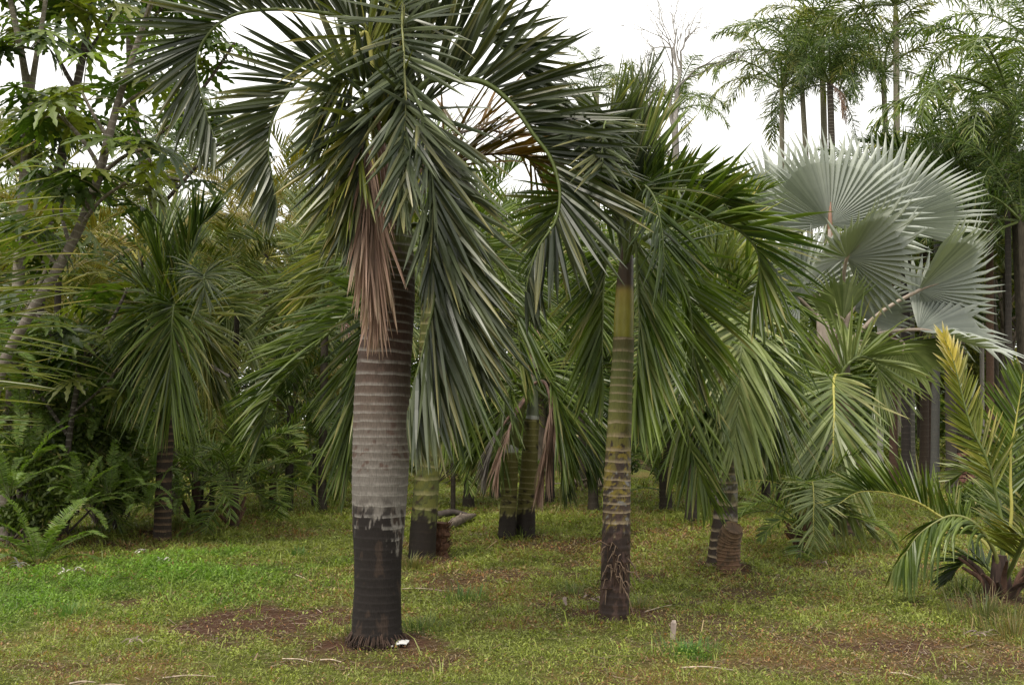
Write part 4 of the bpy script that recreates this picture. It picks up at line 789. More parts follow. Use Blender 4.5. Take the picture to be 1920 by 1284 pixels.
# ---- tall palms against the sky
TG = 'tall palms against the sky'
for k, (u, v, d, r0, fam, nf, sc_, lean, lab) in enumerate([
 (1466, 195, 44, .13, 'queeny', 12, 1.45, -.2, 'tall palm leftmost in the sky group, lowest of its crowns, one yellow drooping frond'),
 (1503, 150, 43, .13, 'queen', 13, 1.5, .3, 'tall straight palm second in the sky group, its crown rising above the lowest one'),
 (1556, 150, 40, .15, 'fox', 22, 1.35, 0, 'tall palm with the darkest trunk and a thick matted crown of old fronds'),
 (1657, 165, 42, .13, 'queeny', 12, 1.45, .1, 'tall palm with yellowish crown and climbing leaves just below it'),
 (1680, 40, 41, .14, 'queen', 14, 1.6, -.3, 'tallest palm of the sky group, its ringed trunk running up past the others'),
 (1540, 60, 46, .16, 'queeny', 12, 1.4, 0, 'tall palm with pale yellow green crown showing between darker crowns'),
 (1118, 165, 40, .13, 'queen', 13, .75, 0, 'feathery palm crown peeping above the dark arching fronds in the centre'),
 (1265, 200, 38, .15, 'queen', 11, 1.0, 0, 'feathery palm under the bare tree')]):
    palm('tall_palm', lab, (u, v, d), r0, fam, nf, sc_, 300 + k, tcol=(.05,.04,.03) if k == 2 else (.20,.18,.13), group=TG, lean=lean, shaft=.9 if k in (0, 1, 3, 4) else None, lo=1, hi=5, dead=2 if k == 2 else 0)
# ---- feathery mass on the far right
RG = 'feathery palms crowding the right edge'
for k, (u, v, d, r0, fam, nf, sc_, lab) in enumerate([
 (1895, 190, 24, .10, 'queen', 18, 1.25, 'feathery dark palm filling the top right corner, highest crown at the edge'),
 (1850, 330, 28, .10, 'queeny', 18, 1.15, 'feathery palm with arching open fronds reaching left into the sky below the corner crown'),
 (1915, 400, 22, .10, 'fox', 14, 1.1, 'dense dark feathery palm at the right edge above the silver leaves'),
 (1790, 400, 33, .16, 'fox', 18, 1.2, 'dark feathery palm right behind the silver pleated leaves'),
 (1885, 505, 26, .10, 'queeny', 16, .95, 'feathery yellow green palm over the brown trunks at the right edge'),
 (1770, 260, 38, .15, 'queen', 14, 1.1, 'feathery palm low beside the tallest ringed trunk'),
 (1940, 80, 27, .15, 'queen', 16, 1.2, 'feathery palm cut by the top right corner')]):
    palm('feathery_palm', lab, (u, v, d), r0, fam, nf, sc_, 330 + k, tcol=(.05,.042,.03), mat=BARK, group=RG, lo=1, hi=6)
# ---- dark trunk cluster
CG = 'dark trunks standing together on the right'
for k, (u0, u1, v1, d, r0, col, lab) in enumerate([
 (1676, 1672, 655, 27, .135, (.060,.032,.022), 'reddish dark trunk, leftmost of the standing group'),
 (1699, 1697, 640, 26, .15, (.020,.016,.014), 'thick near black trunk second from the left of the group'),
 (1710, 1708, 640, 29, .11, (.10,.095,.08), 'slim grey ringed trunk touching the near black one'),
 (1733, 1732, 630, 27, .145, (.040,.028,.020), 'brown trunk in the middle of the group, forming a narrow V with its neighbour'),
 (1737, 1751, 635, 27.6, .12, (.05,.032,.022), 'brown trunk leaning away to the right out of the V'),
 (1752, 1759, 640, 24.5, .125, (.065,.065,.06), 'smooth grey green trunk right of the V'),
 (1785, 1776, 690, 24, .155, (.045,.038,.030), 'thick brown grey trunk at the right end of the group'),
 (1650, 1650, 700, 34, .12, (.22,.21,.19), 'pale speckled slim trunk left of the dark group'),
 (1857, 1855, 640, 25, .12, (.10,.06,.04), 'brown trunk standing right of the yellow tipped frond'),
 (1893, 1889, 560, 23, .09, (.035,.03,.026), 'dark trunk near the right edge behind the yellow stalk'),
 (1842, 1840, 655, 38, .10, (.24,.22,.2), 'thin pale trunk far behind between brown trunks')]):
    a, b_ = P(u0, 800 + 2950 / d, d), P(u1, v1 - 250, d); e = empty('palm', (a[0], d, 0), lab, 'palm tree', CG)
    r0 *= .8; g = trunk_geo([(0, 0, -.1), (b_[0] - a[0]) * .4 * np.array((1, 0, 0)) + np.array((0, 0, b_[2] * .4)), (b_[0] - a[0], 0, b_[2])], [r0 * 1.3, r0, r0 * .9], [0, .15, 1], [col] * 3, .15, sides=16, seed=k)
    obj('trunk', g.mesh('trunk', TM_FAR if k in (2, 7, 10) else TM_DARK, True), e); crown(e, (b_[0] - a[0], 0, b_[2]), ['fox', 'queen', 'stiffd'][k % 3], 11, 1.0, 360 + k, hi=5)

# ---- palms of the middle distance
MG = 'palms in the middle distance'
for k, (u, v, d, r0, fam, nf, sc_, lo, hi, lab) in enumerate([
 (500, 470, 22, .08, 'arecay', 16, 1.25, 0, 6, 'yellowish palm with downcurved fronds left of the big trunk'),
 (445, 560, 20, .08, 'areca', 15, 1.2, 0, 6, 'yellow green palm arching over between the shaggy palm and the big trunk'),
 (560, 430, 25, .08, 'areca', 16, 1.4, 0, 6, 'yellow green palm just left of the big crown, behind its hanging leaflets'),
 (265, 480, 21, .08, 'arecay', 14, 1.1, 0, 6, 'yellow edged palm behind the top of the shaggy palm'),
 (155, 600, 18, .07, 'areca', 13, 1.0, 1, 6, 'arching palm in the left thicket with golden dying fronds'),
 (610, 560, 19, .10, 'stiffp', 14, 1.0, 0, 5, 'palm with pale stiff leaflets showing left of the big trunk'),
 (430, 640, 24, .10, 'stiffp', 15, 1.2, 0, 5, 'palm with silvery green leaflets right of the shaggy skirt'),
 (545, 760, 19, .10, 'stiffd', 12, .6, 0, 6, 'small dark palm low between the shaggy palm and the big trunk'),
 (640, 780, 22, .08, 'arecay', 12, .9, 0, 6, 'bright yellow green low palm just left of the big trunk'),
 (880, 470, 20, .12, 'stiff', 14, 1.0, 0, 5, 'palm with orange tinged crown behind the centre fronds'),
 (930, 600, 22, .12, 'areca', 14, 1.3, 0, 6, 'light green palm behind the gap in the centre'),
 (1030, 560, 21, .12, 'stiffp', 15, 1.0, 0, 5, 'bright green palm glowing in the gap right of the centre'),
 (1090, 520, 26, .13, 'stiff', 15, 1.4, 0, 5, 'palm behind the slender palm with crown at its left shoulder'),
 (1240, 520, 24, .13, 'stiffp', 16, 1.2, 0, 5, 'pale leaved palm behind the slender palm with crown at its right shoulder'),
 (1330, 560, 20, .12, 'stiffp', 16, 1.0, 0, 5, 'pale stiff palm with crown between slender and skirted palms'),
 (1290, 560, 17, .12, 'stiff', 14, 1.0, 0, 6, 'green palm filling the space left of the skirted palm'),
 (1430, 640, 22, .12, 'stiffp', 12, .9, 0, 5, 'pale green palm at the left foot of the silver leaves'),
 (1245, 700, 19, .15, 'stiffd', 14, 1.0, 1, 6, 'low dark palm whose fronds touch the grass right of the slender palm'),
 (1460, 720, 21, .12, 'stiff', 15, 1.0, 0, 6, 'green palm filling in behind the skirted palm on its right'),
 (1110, 640, 19, .12, 'stiff', 14, 1.0, 0, 6, 'green palm behind and left of the yellow green crownshaft'),
 (880, 700, 21, .12, 'stiff', 13, 1.0, 0, 6, 'green palm behind the bent shaft on its left'),
 (60, 400, 18, .08, 'areca', 14, 1.3, 0, 6, 'olive palm deep in the left thicket beneath the hand leaved trees'),
 (700, 430, 27, .1, 'queeny', 14, 1.2, 0, 6, 'olive palm seen through the left side of the big crown'),
 (330, 330, 34, .12, 'queen', 15, 1.2, 0, 6, 'distant feathery palm between the pale diagonal trunk and the big crown'),
 (20, 820, 14.2, .06, 'areca', 12, .75, 1, 6, 'green palm drooping over the ferns at the left edge'),
 (120, 880, 15.0, .06, 'stiff', 10, .55, 1, 6, 'dark green low palm behind the ferns right of the largest fern'),
 (400, 840, 18.5, .06, 'areca', 12, .7, 0, 6, 'yellow green low palm behind the two rusty young palms'),
 (590, 840, 20, .06, 'stiff', 12, .6, 0, 6, 'green low palm whose fronds droop to the turf left of the big trunk'),
 (850, 820, 19, .06, 'stiff', 12, .6, 0, 6, 'green low palm drooping to the turf right of the mossy palm'),
 (110, 520, 17, .08, 'arecay', 13, 1.0, 1, 6, 'palm with golden arching fronds under the hand shaped leaves at left'),
 (50, 700, 15.5, .08, 'areca', 12, .9, 1, 6, 'olive palm drooping over the dark bank at the left edge'),
 (380, 760, 19, .08, 'areca', 14, .9, 0, 6, 'green palm low behind the right side of the shaggy skirt'),
 (450, 420, 30, .08, 'arecay', 14, 1.4, 0, 6, 'yellowish palm crown below the left hanging fronds of the big palm'),
 (210, 750, 16.5, .08, 'small', 12, 1.3, 0, 4, 'little palm with narrow fronds rising from the ferns at left')]):
    palm('garden_palm', lab, (u, v, d), r0 * .75, fam, nf, sc_, 400 + k, tcol=(.035,.028,.02), mat=TM_DARK, group=MG, lo=lo, hi=hi, dead=1 if k in (5, 9, 14) else 0)
# ---- low young palms on the turf
YG = 'young palms on the turf'
for k, (u, v, d, fam, nf, sc_, lab) in enumerate([
 (368, 900, 15.8, 'small', 11, 1.35, 'low young palm with a forked black stump like base at the thicket edge'),
 (440, 905, 15.8, 'small', 12, 1.4, 'low young palm with rusty dead base right of the black forked base'),
 (512, 885, 18.5, 'small', 14, 1.3, 'small bright young palm standing alone where the turf narrows'),
 (1503, 965, 13.0, 'small', 10, 1.15, 'low young palm with rusty base between stump and curling frond palm'),
 (1250, 900, 19, 'small', 10, 1.4, 'low young palm behind the slender trunk')]):
    e = palm('low_palm', lab, (u, v, d), .07, fam, nf, sc_, 470 + k, tcol=(.05,.03,.022), group=YG, lo=0, hi=5, mat=BARK, flare=2.0)
    if k == 3:
        K2 = dict(n=46, L=.5, w=.028, a0=72, a1=30, vee=8, veej=6, droop=.15, pal='pale', start=.2, r0=.014, stalk='yellow')
        hp(e, [(1500,985,13),(1508,930,12.8),(1520,905,12.4),(1524,940,12.0),(1526,985,11.9),(1527,1020,11.9)], **{**K2, 'seed': 211, 'H': (.1, -1)})
        hp(e, [(1500,985,13),(1494,940,13),(1478,912,13),(1445,901,13),(1400,901,13),(1355,915,13)], **{**K2, 'seed': 212, 'vee': 60, 'pal': 'green', 'L': .38})
        hp(e, [(1500,985,13),(1520,945,13),(1560,935,12.9),(1600,960,12.8),(1632,1000,12.8)], **{**K2, 'seed': 213, 'vee': 20})
        hp(e, [(1498,990,13),(1478,975,12.8),(1450,985,12.7),(1428,1010,12.7)], **{**K2, 'seed': 214, 'L': .25, 'pal': 'green', 'tint': 1.3})
    if k in (0, 1, 3):
        g = Geo(); r = np.random.default_rng(k)
        for q in range(9):
            a = r.uniform(0, 6.28); ln = r.uniform(.2, .5); tube(g, spline([(0, 0, 0), (math.cos(a) * .1, math.sin(a) * .1, ln * .5), (math.cos(a) * .22, math.sin(a) * .2, ln)], 4), np.linspace(.06, .02, 9), 6, (.03, .018, .014) if k == 0 else (.10, .055, .035), flat=.5)
        obj('old_leaf_bases', g.mesh('old_leaf_bases', BARK), e)
# yellow narrow fronds coming in over the left edge
e = empty('edge_palm', (P(-150, 1100, 8.6)[0], 8.6, 0), 'palm standing outside the left edge, only its long yellow green leaflets reaching in', 'palm tree')
K = dict(n=38, L=1.05, w=.020, a0=78, a1=50, vee=10, veej=12, droop=.25, pal='olive', start=.1, r0=.02, tint=1.0, stalk='yellow', H=(.15, -1), sides=(1, -1), jit=9)
hp(e, [(-150,900,8.6),(-110,680,8.6),(-60,520,8.6),(-30,400,8.6),(-25,290,8.6)], seed=1501, **K)
hp(e, [(-150,900,8.6),(-110,740,8.5),(-60,640,8.4),(-25,540,8.3),(-10,440,8.2)], seed=1502, **{**K, 'pal': 'olive'})

# ================================================================ trees with hand-shaped leaves, left
def hand_leaf(size, seed, tint=1.0, pal='dark'):
    r = np.random.default_rng(seed); g = Geo(); b, b2, *_ = [np.array(q) for q in PAL[pal]]
    n = 9; c0 = b + (b2 - b) * r.random()
    for k in range(n):
        a = R(-135 + 270 * k / (n - 1) + r.normal(0, 3)); ln = size * (.62 + .38 * math.cos(a * .55)) * r.uniform(.9, 1.05)
        t = np.array([0, .18, .32, .42, .55, .64, .78, .86, 1.]); wdt = np.array([.03, .06, .07, .14, .06, .13, .045, .07, .0]) * size * .8
        d = np.array((math.sin(a), math.cos(a), 0)); s = np.array((d[1], -d[0], 0)); z = -.28 * size * t ** 2 + .02 * size; ctr = d[None] * (ln * t)[:, None] + np.stack([0 * t, 0 * t, z], 1)
        Lf, Rt = ctr - s * wdt[:, None] + np.array((0, 0, 1)) * wdt[:, None] * .25, ctr + s * wdt[:, None] + np.array((0, 0, 1)) * wdt[:, None] * .25
        V = np.stack([Lf, ctr, Rt], 1).reshape(-1, 3); i = np.arange(len(t) - 1)[:, None] * 3 + np.array([[0, 1]]); i = i.ravel()
        g.add(V, np.stack([i, i + 1, i + 4, i + 3], 1), c0 * tint * r.uniform(.85, 1.15))
    return g
HL = [hand_leaf(1.0, 700 + k, 1.0, ['dark', 'green', 'green', 'olive'][k % 4]) for k in range(8)]
def rotm(az, tilt, roll=0):
    return np.array(Matrix.Rotation(az, 3, 'Z') @ Matrix.Rotation(tilt, 3, 'X') @ Matrix.Rotation(roll, 3, 'Y'))
def hand_tree(name, label, paths, seed, leafsz=.5, tcol=(.125,.105,.085), nper=8, group=None):
    """paths: list of [(u,v,d,r)...]; leaves whorled round each path's end and sparsely along it"""
    r = np.random.default_rng(seed); b0 = P(paths[0][0][0], paths[0][0][1], paths[0][0][2]); o0 = np.array((b0[0], b0[1], 0.))
    e = empty(name, o0, label, 'tree', group); tg = Geo(); lg = Geo(); sg = Geo()
    for pi, pth in enumerate(paths):
        pts = spline([P(*q[:3]) for q in pth], 8); rad = np.interp(np.linspace(0, 1, len(pts)), np.linspace(0, 1, len(pth)), [q[3] for q in pth]); s_ = arc(pts)
        tube(tg, pts, rad, 12, tcol, ring=np.stack([np.ones(len(pts)), s_ / .09], 1))
        for k in range(nper):
            s0 = s_[-1] - abs(r.normal(0, .12)) - .05 - (r.random() < .12) * r.uniform(0, .7); c = at_s(pts, s_, [max(s0, 0)])[0]; az = r.uniform(0, 6.28); up = r.uniform(-.25, .75); L = r.uniform(.28, .6) * leafsz / .5
            dv = np.array((math.cos(az), math.sin(az), up)); tip = c + dv * L; tube(sg, [c, (c + tip) / 2 + np.array((0, 0, .04)), tip], [.009, .007, .005], 5, (.13, .12, .05), 1, cap=False)
            put(lg, HL[r.integers(8)], rotm(az - math.pi / 2, -r.uniform(.1, .8), r.normal(0, .25)) * leafsz * r.uniform(.75, 1.15), tip, tint=r.uniform(.75, 1.3))
    obj('trunk', tg.mesh('trunk', TM_FAR, True, origin=o0), e); put(lg, sg); obj('crown', lg.mesh('crown', [LEAFSOFT, STALK], origin=o0), e)
    return e
HG = 'hand leaved trees of the left thicket'
hand_tree('hand_leaved_tree', 'tree with pale ringed trunk slanting up to the right across the left thicket',
  [[(-70,1046,12,.075),(-5,720,12,.064),(50,600,12,.058),(110,500,12,.06),(152,420,12,.057),(185,330,12,.055),(203,260,12,.05),(225,180,12,.042),(258,80,12,.035),(285,0,12,.03),(300,-60,12,.03)],
   [(190,320,12,.03),(160,270,12,.026),(120,225,12.1,.022),(95,215,12.1,.02)], [(185,330,12,.03),(240,290,11.9,.024),(300,272,11.8,.02)], [(150,425,12,.028),(190,375,11.8,.022),(240,340,11.7,.018)],
   [(203,260,12,.026),(175,215,12.2,.022),(150,165,12.3,.018)], [(215,215,12,.026),(255,180,12,.02),(330,150,12,.016)], [(130,460,12,.026),(115,385,12.2,.02),(150,350,12.3,.016)], [(110,500,12,.02),(60,450,12.1,.016),(20,445,12.1,.013)]], 1, .50, group=HG)
hand_tree('hand_leaved_tree', 'tree with slim trunk forking into a tall V at the top left corner',
  [[(10,1010,14,.1),(30,620,14,.085),(40,420,14,.075),(50,280,14,.07),(54,200,14,.065),(44,120,14,.05),(30,50,14,.042),(10,-40,14,.035)], [(54,200,14,.05),(66,120,14,.04),(78,50,14,.034),(90,-30,14,.028)],
   [(45,330,14,.03),(10,290,14,.02),(-20,270,14,.016)], [(50,280,14,.03),(85,250,14.1,.022),(110,240,14.2,.018)], [(60,160,14,.02),(40,95,13.9,.015),(70,95,13.8,.012)], [(30,620,14,.04),(80,520,14,.03),(110,450,14,.02)]], 2, .55, tcol=(.15,.13,.10), group=HG)
hand_tree('hand_leaved_tree', 'tree with dark upright trunk just left of the pale slanting trunk',
  [[(60,1000,15,.1),(70,600,15,.09),(92,420,15,.085),(118,280,15,.075),(142,170,15,.065),(160,80,15,.05),(175,-20,15,.04)], [(100,380,15,.04),(70,330,15,.03),(75,270,15,.02)], [(142,170,15,.04),(110,110,15,.03),(95,60,15,.02)],
   [(150,120,15,.03),(190,60,15,.02),(215,20,15,.02)], [(118,280,15,.03),(160,240,14.9,.022),(175,225,14.8,.02)]], 3, .55, tcol=(.05,.04,.03), group=HG)
hand_tree('hand_leaved_tree', 'tree with black knotty upper stems behind the left fronds of the big palm',
  [[(330,1000,18,.1),(310,600,18,.09),(290,400,18,.08),(262,280,18,.07),(245,150,18,.06),(240,40,18,.045),(235,-20,18,.04)], [(262,280,18,.04),(330,230,18,.03),(385,200,18,.025)], [(250,180,18,.04),(300,120,18,.03),(350,60,18,.025)], [(240,60,18,.03),(200,30,18,.02),(180,20,18,.02)],
   [(262,280,18,.04),(310,330,18,.03),(350,340,18,.025)], [(240,100,18,.04),(300,20,18,.03),(360,-20,18,.025)], [(290,400,18,.04),(380,300,18,.03),(440,240,18,.025)], [(330,230,18,.03),(400,140,18,.03),(440,80,18,.025)]], 4, .62, tcol=(.06,.045,.035), nper=8, group=HG)
hand_tree('hand_leaved_tree', 'low tree of broad lobed leaves over the ferns near the left edge',
  [[(120,960,13.5,.05),(130,820,13.5,.04),(150,700,13.5,.035),(170,640,13.5,.03)], [(150,700,13.5,.03),(90,620,13.5,.025),(60,580,13.5,.02)], [(150,700,13.5,.03),(210,600,13.6,.025),(240,540,13.7,.02)], [(130,820,13.5,.03),(60,720,13.4,.02),(20,680,13.4,.02)], [(130,780,13.5,.02),(200,720,13.3,.02),(220,690,13.2,.02)]], 5, .5, tcol=(.06,.05,.04), nper=9, group=HG)

# ================================================================ small-leaved trees far behind
def leaf_cards(centres, rads, n, size, seed, pal, flat=.8):
    r = np.random.default_rng(seed); b, b2, tip, _ = [np.array(q) for q in PAL[pal]]; k = r.integers(0, len(centres), n); c = centres[k]; rd = rads[k]
    v = norm(r.normal(0, 1, (n, 3))) * (r.random((n, 1)) ** .45) * rd[:, None] * np.array((1, 1, flat)); p = c + v; s = size * r.uniform(.6, 1.3, n)
    D = norm(r.normal(0, 1, (n, 3)) + np.array((0, 0, -.3))); U = norm(np.cross(D, r.normal(0, 1, (n, 3))))
    V = np.stack([p - D * s[:, None], p + U * (s * .38)[:, None], p + D * s[:, None], p - U * (s * .38)[:, None]], 1)
    col = (b + (b2 - b) * r.random((n, 1))) * (.7 + .6 * hash2(k, k * 0, seed)[:, None]); col = np.where(r.random((n, 1)) < .03, tip, col)
    g = Geo(); g.add(V.reshape(-1, 3), np.arange(n)[:, None] * 4 + np.array([[0, 1, 2, 3]]), np.repeat(col[:, None], 4, 1).reshape(-1, 3)); return g
def tree(label, u, v, d, rx, rz, seed, pal='dark', n=5200, size=.13, trunk_r=.2, group=None, name='leafy_tree', tcol=(.08,.065,.05), low=.0):
    r = np.random.default_rng(seed); t = P(u, v, d); e = empty(name, (t[0], d, 0), label, 'tree' if name != 'shrub' else 'shrub', group); ch = t[2] - low; g = Geo()
    m = max(8, int(rx * 5)); ctr = norm(r.normal(0, 1, (m, 3))) * r.random((m, 1)) ** .4 * np.array((rx, rx * .7, rz)) + np.array((0, 0, ch)); ctr[:, 2] = np.maximum(ctr[:, 2], .3); rads = r.uniform(.22, .42, m) * min(rx, rz * 1.5)
    if name != 'shrub':
        tube(g, spline([(0, 0, -.2), (r.normal(0, .15), 0, ch * .4), (0, 0, ch)], 8), np.linspace(trunk_r, trunk_r * .4, 17), 9, tcol)
    for q in range(min(m, 16)):
        s0 = np.array((0, 0, ch * (r.uniform(.35, .8) if name != 'shrub' else .02))); tube(g, spline([s0, (s0 + ctr[q]) / 2 + r.normal(0, .12 * rx, 3), ctr[q]], 5), np.linspace(trunk_r * .35, .012, 11), 5, tcol, cap=False)
    obj('trunk' if name != 'shrub' else 'stems', g.mesh('trunk', BARK, True), e); obj('crown' if name != 'shrub' else 'foliage', leaf_cards(ctr, rads, n, size, seed, pal).mesh('crown', LEAFSOFT), e)
    return e
TRG = 'small leaved trees closing the background'
for k, (u, v, d, rx, rz, pal, n, sz, lab) in enumerate([
 (110, 480, 42, 5.0, 3.0, 'green', 9000, .16, 'leafy tree far behind the forked trunk at upper left'),
 (250, 520, 40, 4.5, 2.8, 'olive', 9000, .16, 'leafy yellowish tree behind the slanting trunk'),
 (400, 500, 44, 4.5, 2.6, 'dark', 9000, .16, 'leafy dark tree behind the left fronds of the big palm'),
 (30, 560, 30, 4.0, 3.5, 'dark', 9000, .13, 'leafy dark tree deep behind the left edge'),
 (180, 620, 32, 4.0, 3.0, 'dark', 9000, .13, 'leafy dark tree behind the low broad leaved tree'),
 (360, 610, 34, 4.0, 3.0, 'dark', 9000, .13, 'leafy dark tree right behind the shaggy palm'),
 (540, 560, 38, 4.5, 3.5, 'olive', 9000, .15, 'leafy olive tree behind the yellowish palms'),
 (690, 540, 48, 4.5, 3.0, 'olive', 8000, .17, 'leafy olive tree seen between the big palm and the utility pole'),
 (620, 640, 36, 4.0, 3.0, 'dark', 9000, .14, 'leafy dark tree low behind the big trunk on its left'),
 (820, 560, 40, 4.5, 3.5, 'green', 9000, .15, 'leafy green tree behind the big trunk on its right'),
 (960, 500, 46, 4.0, 3.0, 'olive', 8000, .17, 'leafy olive tree in the gap under the arching fronds'),
 (1010, 620, 38, 4.5, 3.0, 'green', 9000, .15, 'leafy green tree behind the two ringed palms'),
 (1160, 560, 44, 4.5, 3.4, 'dark', 9000, .16, 'leafy dark tree behind the slender palm'),
 (1220, 350, 50, 3.5, 3.5, 'olive', 5000, .16, 'thin leafy tree below the bare branches'),
 (1300, 520, 46, 4.5, 3.0, 'olive', 9000, .16, 'leafy olive tree above the pale palms'),
 (1400, 610, 40, 4.5, 3.5, 'green', 9000, .15, 'leafy green tree behind the skirted palm'),
 (1560, 640, 42, 4.5, 3.2, 'green', 9000, .15, 'leafy green tree low behind the silver palm'),
 (1720, 600, 48, 4.5, 3.5, 'olive', 9000, .17, 'leafy yellowish tree glimpsed between the dark trunks'),
 (1860, 640, 44, 4.5, 3.5, 'olive', 9000, .16, 'leafy yellowish tree behind the right hand trunks'),
 (1810, 500, 46, 4.5, 3.2, 'dark', 10000, .17, 'leafy dark tree behind the feathery palms'),
 (1930, 400, 40, 4.0, 4.0, 'dark', 10000, .16, 'leafy dark tree at the right edge'),
 (1880, 520, 36, 3.5, 3.0, 'dark', 9000, .14, 'leafy dark tree low at the right edge behind feathery crowns')]):
    tree(lab, u, v, d, rx, rz, 800 + k, pal, n, sz, .2, TRG)
# far wood closing every gap near the ground
def far_wood():
    r = np.random.default_rng(66); m = 700; x = r.uniform(-52, 52, m); y = r.uniform(52, 66, m); hgt = 3.2 + 3.2 * fbm(x * .12, y * 0, 5, 3) + r.uniform(-1, .8, m)
    z = r.random(m) ** 1.2 * hgt; c = np.stack([x, y, z + .3], 1); return leaf_cards(c, np.full(m, 1.7), 110000, .28, 67, 'green')
tag(obj('far_woods', far_wood().mesh('far_woods', LEAFSOFT)), None, None, kind='stuff')
# bare tree
e = empty('bare_tree', (P(1266, 880, 36)[0], 36, 0), 'leafless grey tree with fine forking branches against the white sky', 'tree'); oe = np.array(e.location)
g = Geo(); gl = []; rb = np.random.default_rng(12)
def branch(p, d, ln, r, depth):
    q = [p]; dd = np.array(d, float)
    for k in range(4):
        dd = norm(dd + rb.normal(0, .16, 3) + np.array((0, 0, .05))); q.append(q[-1] + dd * ln / 4)
    tube(g, spline(q, 3), np.linspace(r, r * .55, 13), 6 if depth < 2 else 4, (.20, .185, .17), cap=False)
    if depth >= 5: gl.append(q[-1]); return
    for k in range(3 if depth in (1, 2, 3) else 2):
        a = rb.uniform(0, 6.28); s_ = norm(np.cross(dd, (math.cos(a), math.sin(a), .3))); sp2 = rb.uniform(.25, .75); branch(q[-1] if k < 2 else q[2], norm(dd + s_ * sp2), ln * rb.uniform(.6, .85), r * .55, depth + 1)
t1 = P(1266, 250, 36); tube(g, spline([oe, oe * .5 + t1 * .5 + np.array((.2, 0, 0)), t1], 8), np.linspace(.17, .13, 17), 10, (.18, .165, .15))
branch(t1, (.05, 0, 1), 2.3, .12, 0)
branch(t1 - np.array((0, 0, .6)), (.35, 0, 1), 2.2, .08, 1); branch(t1 - np.array((0, 0, 1.2)), (-.35, .1, 1), 1.8, .07, 1)
obj('trunk', g.mesh('trunk', BARK, True, origin=oe), e)
k_ = r_.permutation(len(gl))[:len(gl) // 3]; gl2 = np.array(gl)[k_]; low = gl2[gl2[:, 2] < 15]
obj('sparse_leaves', leaf_cards(low if len(low) > 4 else gl2, np.full(len(low) if len(low) > 4 else len(gl2), .35), 900, .07, 5, 'olive').mesh('sparse_leaves', LEAFSOFT, origin=oe), e)
# ================================================================ ferns and undergrowth
def fern(u, v, d, nf, sc_, seed, label, group='ferns along the left thicket', z=0.):
    p = P(u, v, d); e = empty('fern', (p[0], d, max(z, 0)), label, 'fern', group); crown(e, (0, 0, .02), FERN, nf, sc_, seed, 0, 4, spread=.03); return e
fern(75, 975, 11.6, 15, 1.35, 901, 'largest fern, bright green, arching over the grass at the left edge')
rf = np.random.default_rng(31)
FL = [(20, 900, 12.2, 1.3, 'fern rising dark against the shade at the left edge'), (150, 925, 12.8, 1.0, 'fern just right of the largest fern'), (205, 905, 13.4, 1.1, 'fern under the narrow fronds of the little palm'),
 (250, 900, 14.0, 1.0, 'fern left of the thin dark trunk of the shaggy palm'), (280, 925, 13.6, .8, 'small fern in front of the thin dark trunk'), (335, 915, 15.0, .9, 'fern between the thin dark trunk and the black forked base'),
 (180, 830, 14.5, 1.2, 'fern in the second row above the fallen grey leaves'), (100, 810, 13.8, 1.3, 'fern hanging in the dark left of the shaggy palm'), (40, 760, 13.2, 1.3, 'fern drooping from the dark bank at the left edge'), (230, 840, 15.2, 1.2, 'fern right beside the skirt of the shaggy palm'),
 (480, 905, 18.5, .8, 'fern tuft between the two small palms on the turf'), (600, 890, 24, 1.1, 'fern far back left of the big trunk'), (570, 880, 27, 1.2, 'fern far back beside the small bright palm'), (360, 965, 14.4, .5, 'tiny fern at the foot of the black forked base'),
 (60, 850, 12.9, 1.2, 'fern arching out of the dark hollow behind the largest fern'), (300, 870, 14.6, .9, 'fern tucked below the shaggy skirt on its left side'), (400, 880, 17.5, 1.0, 'fern between the two rusty young palms'), (255, 780, 15.0, 1.2, 'fern pale against the left side of the shaggy skirt'),
 (180, 760, 14.2, 1.1, 'fern hanging under the narrow fronds of the little palm'),
 (10, 640, 12.6, 1.3, 'fern perched high in the thicket at the left edge'), (130, 735, 14.8, 1.3, 'pale fern halfway up the dark bank')]
for k, (u, v, d, s_, lab) in enumerate(FL):
    gz_ = P(u, v, d)[2]; fern(u, v, d, 12, s_, 910 + k, lab, z=max(gz_ - .15, 0))
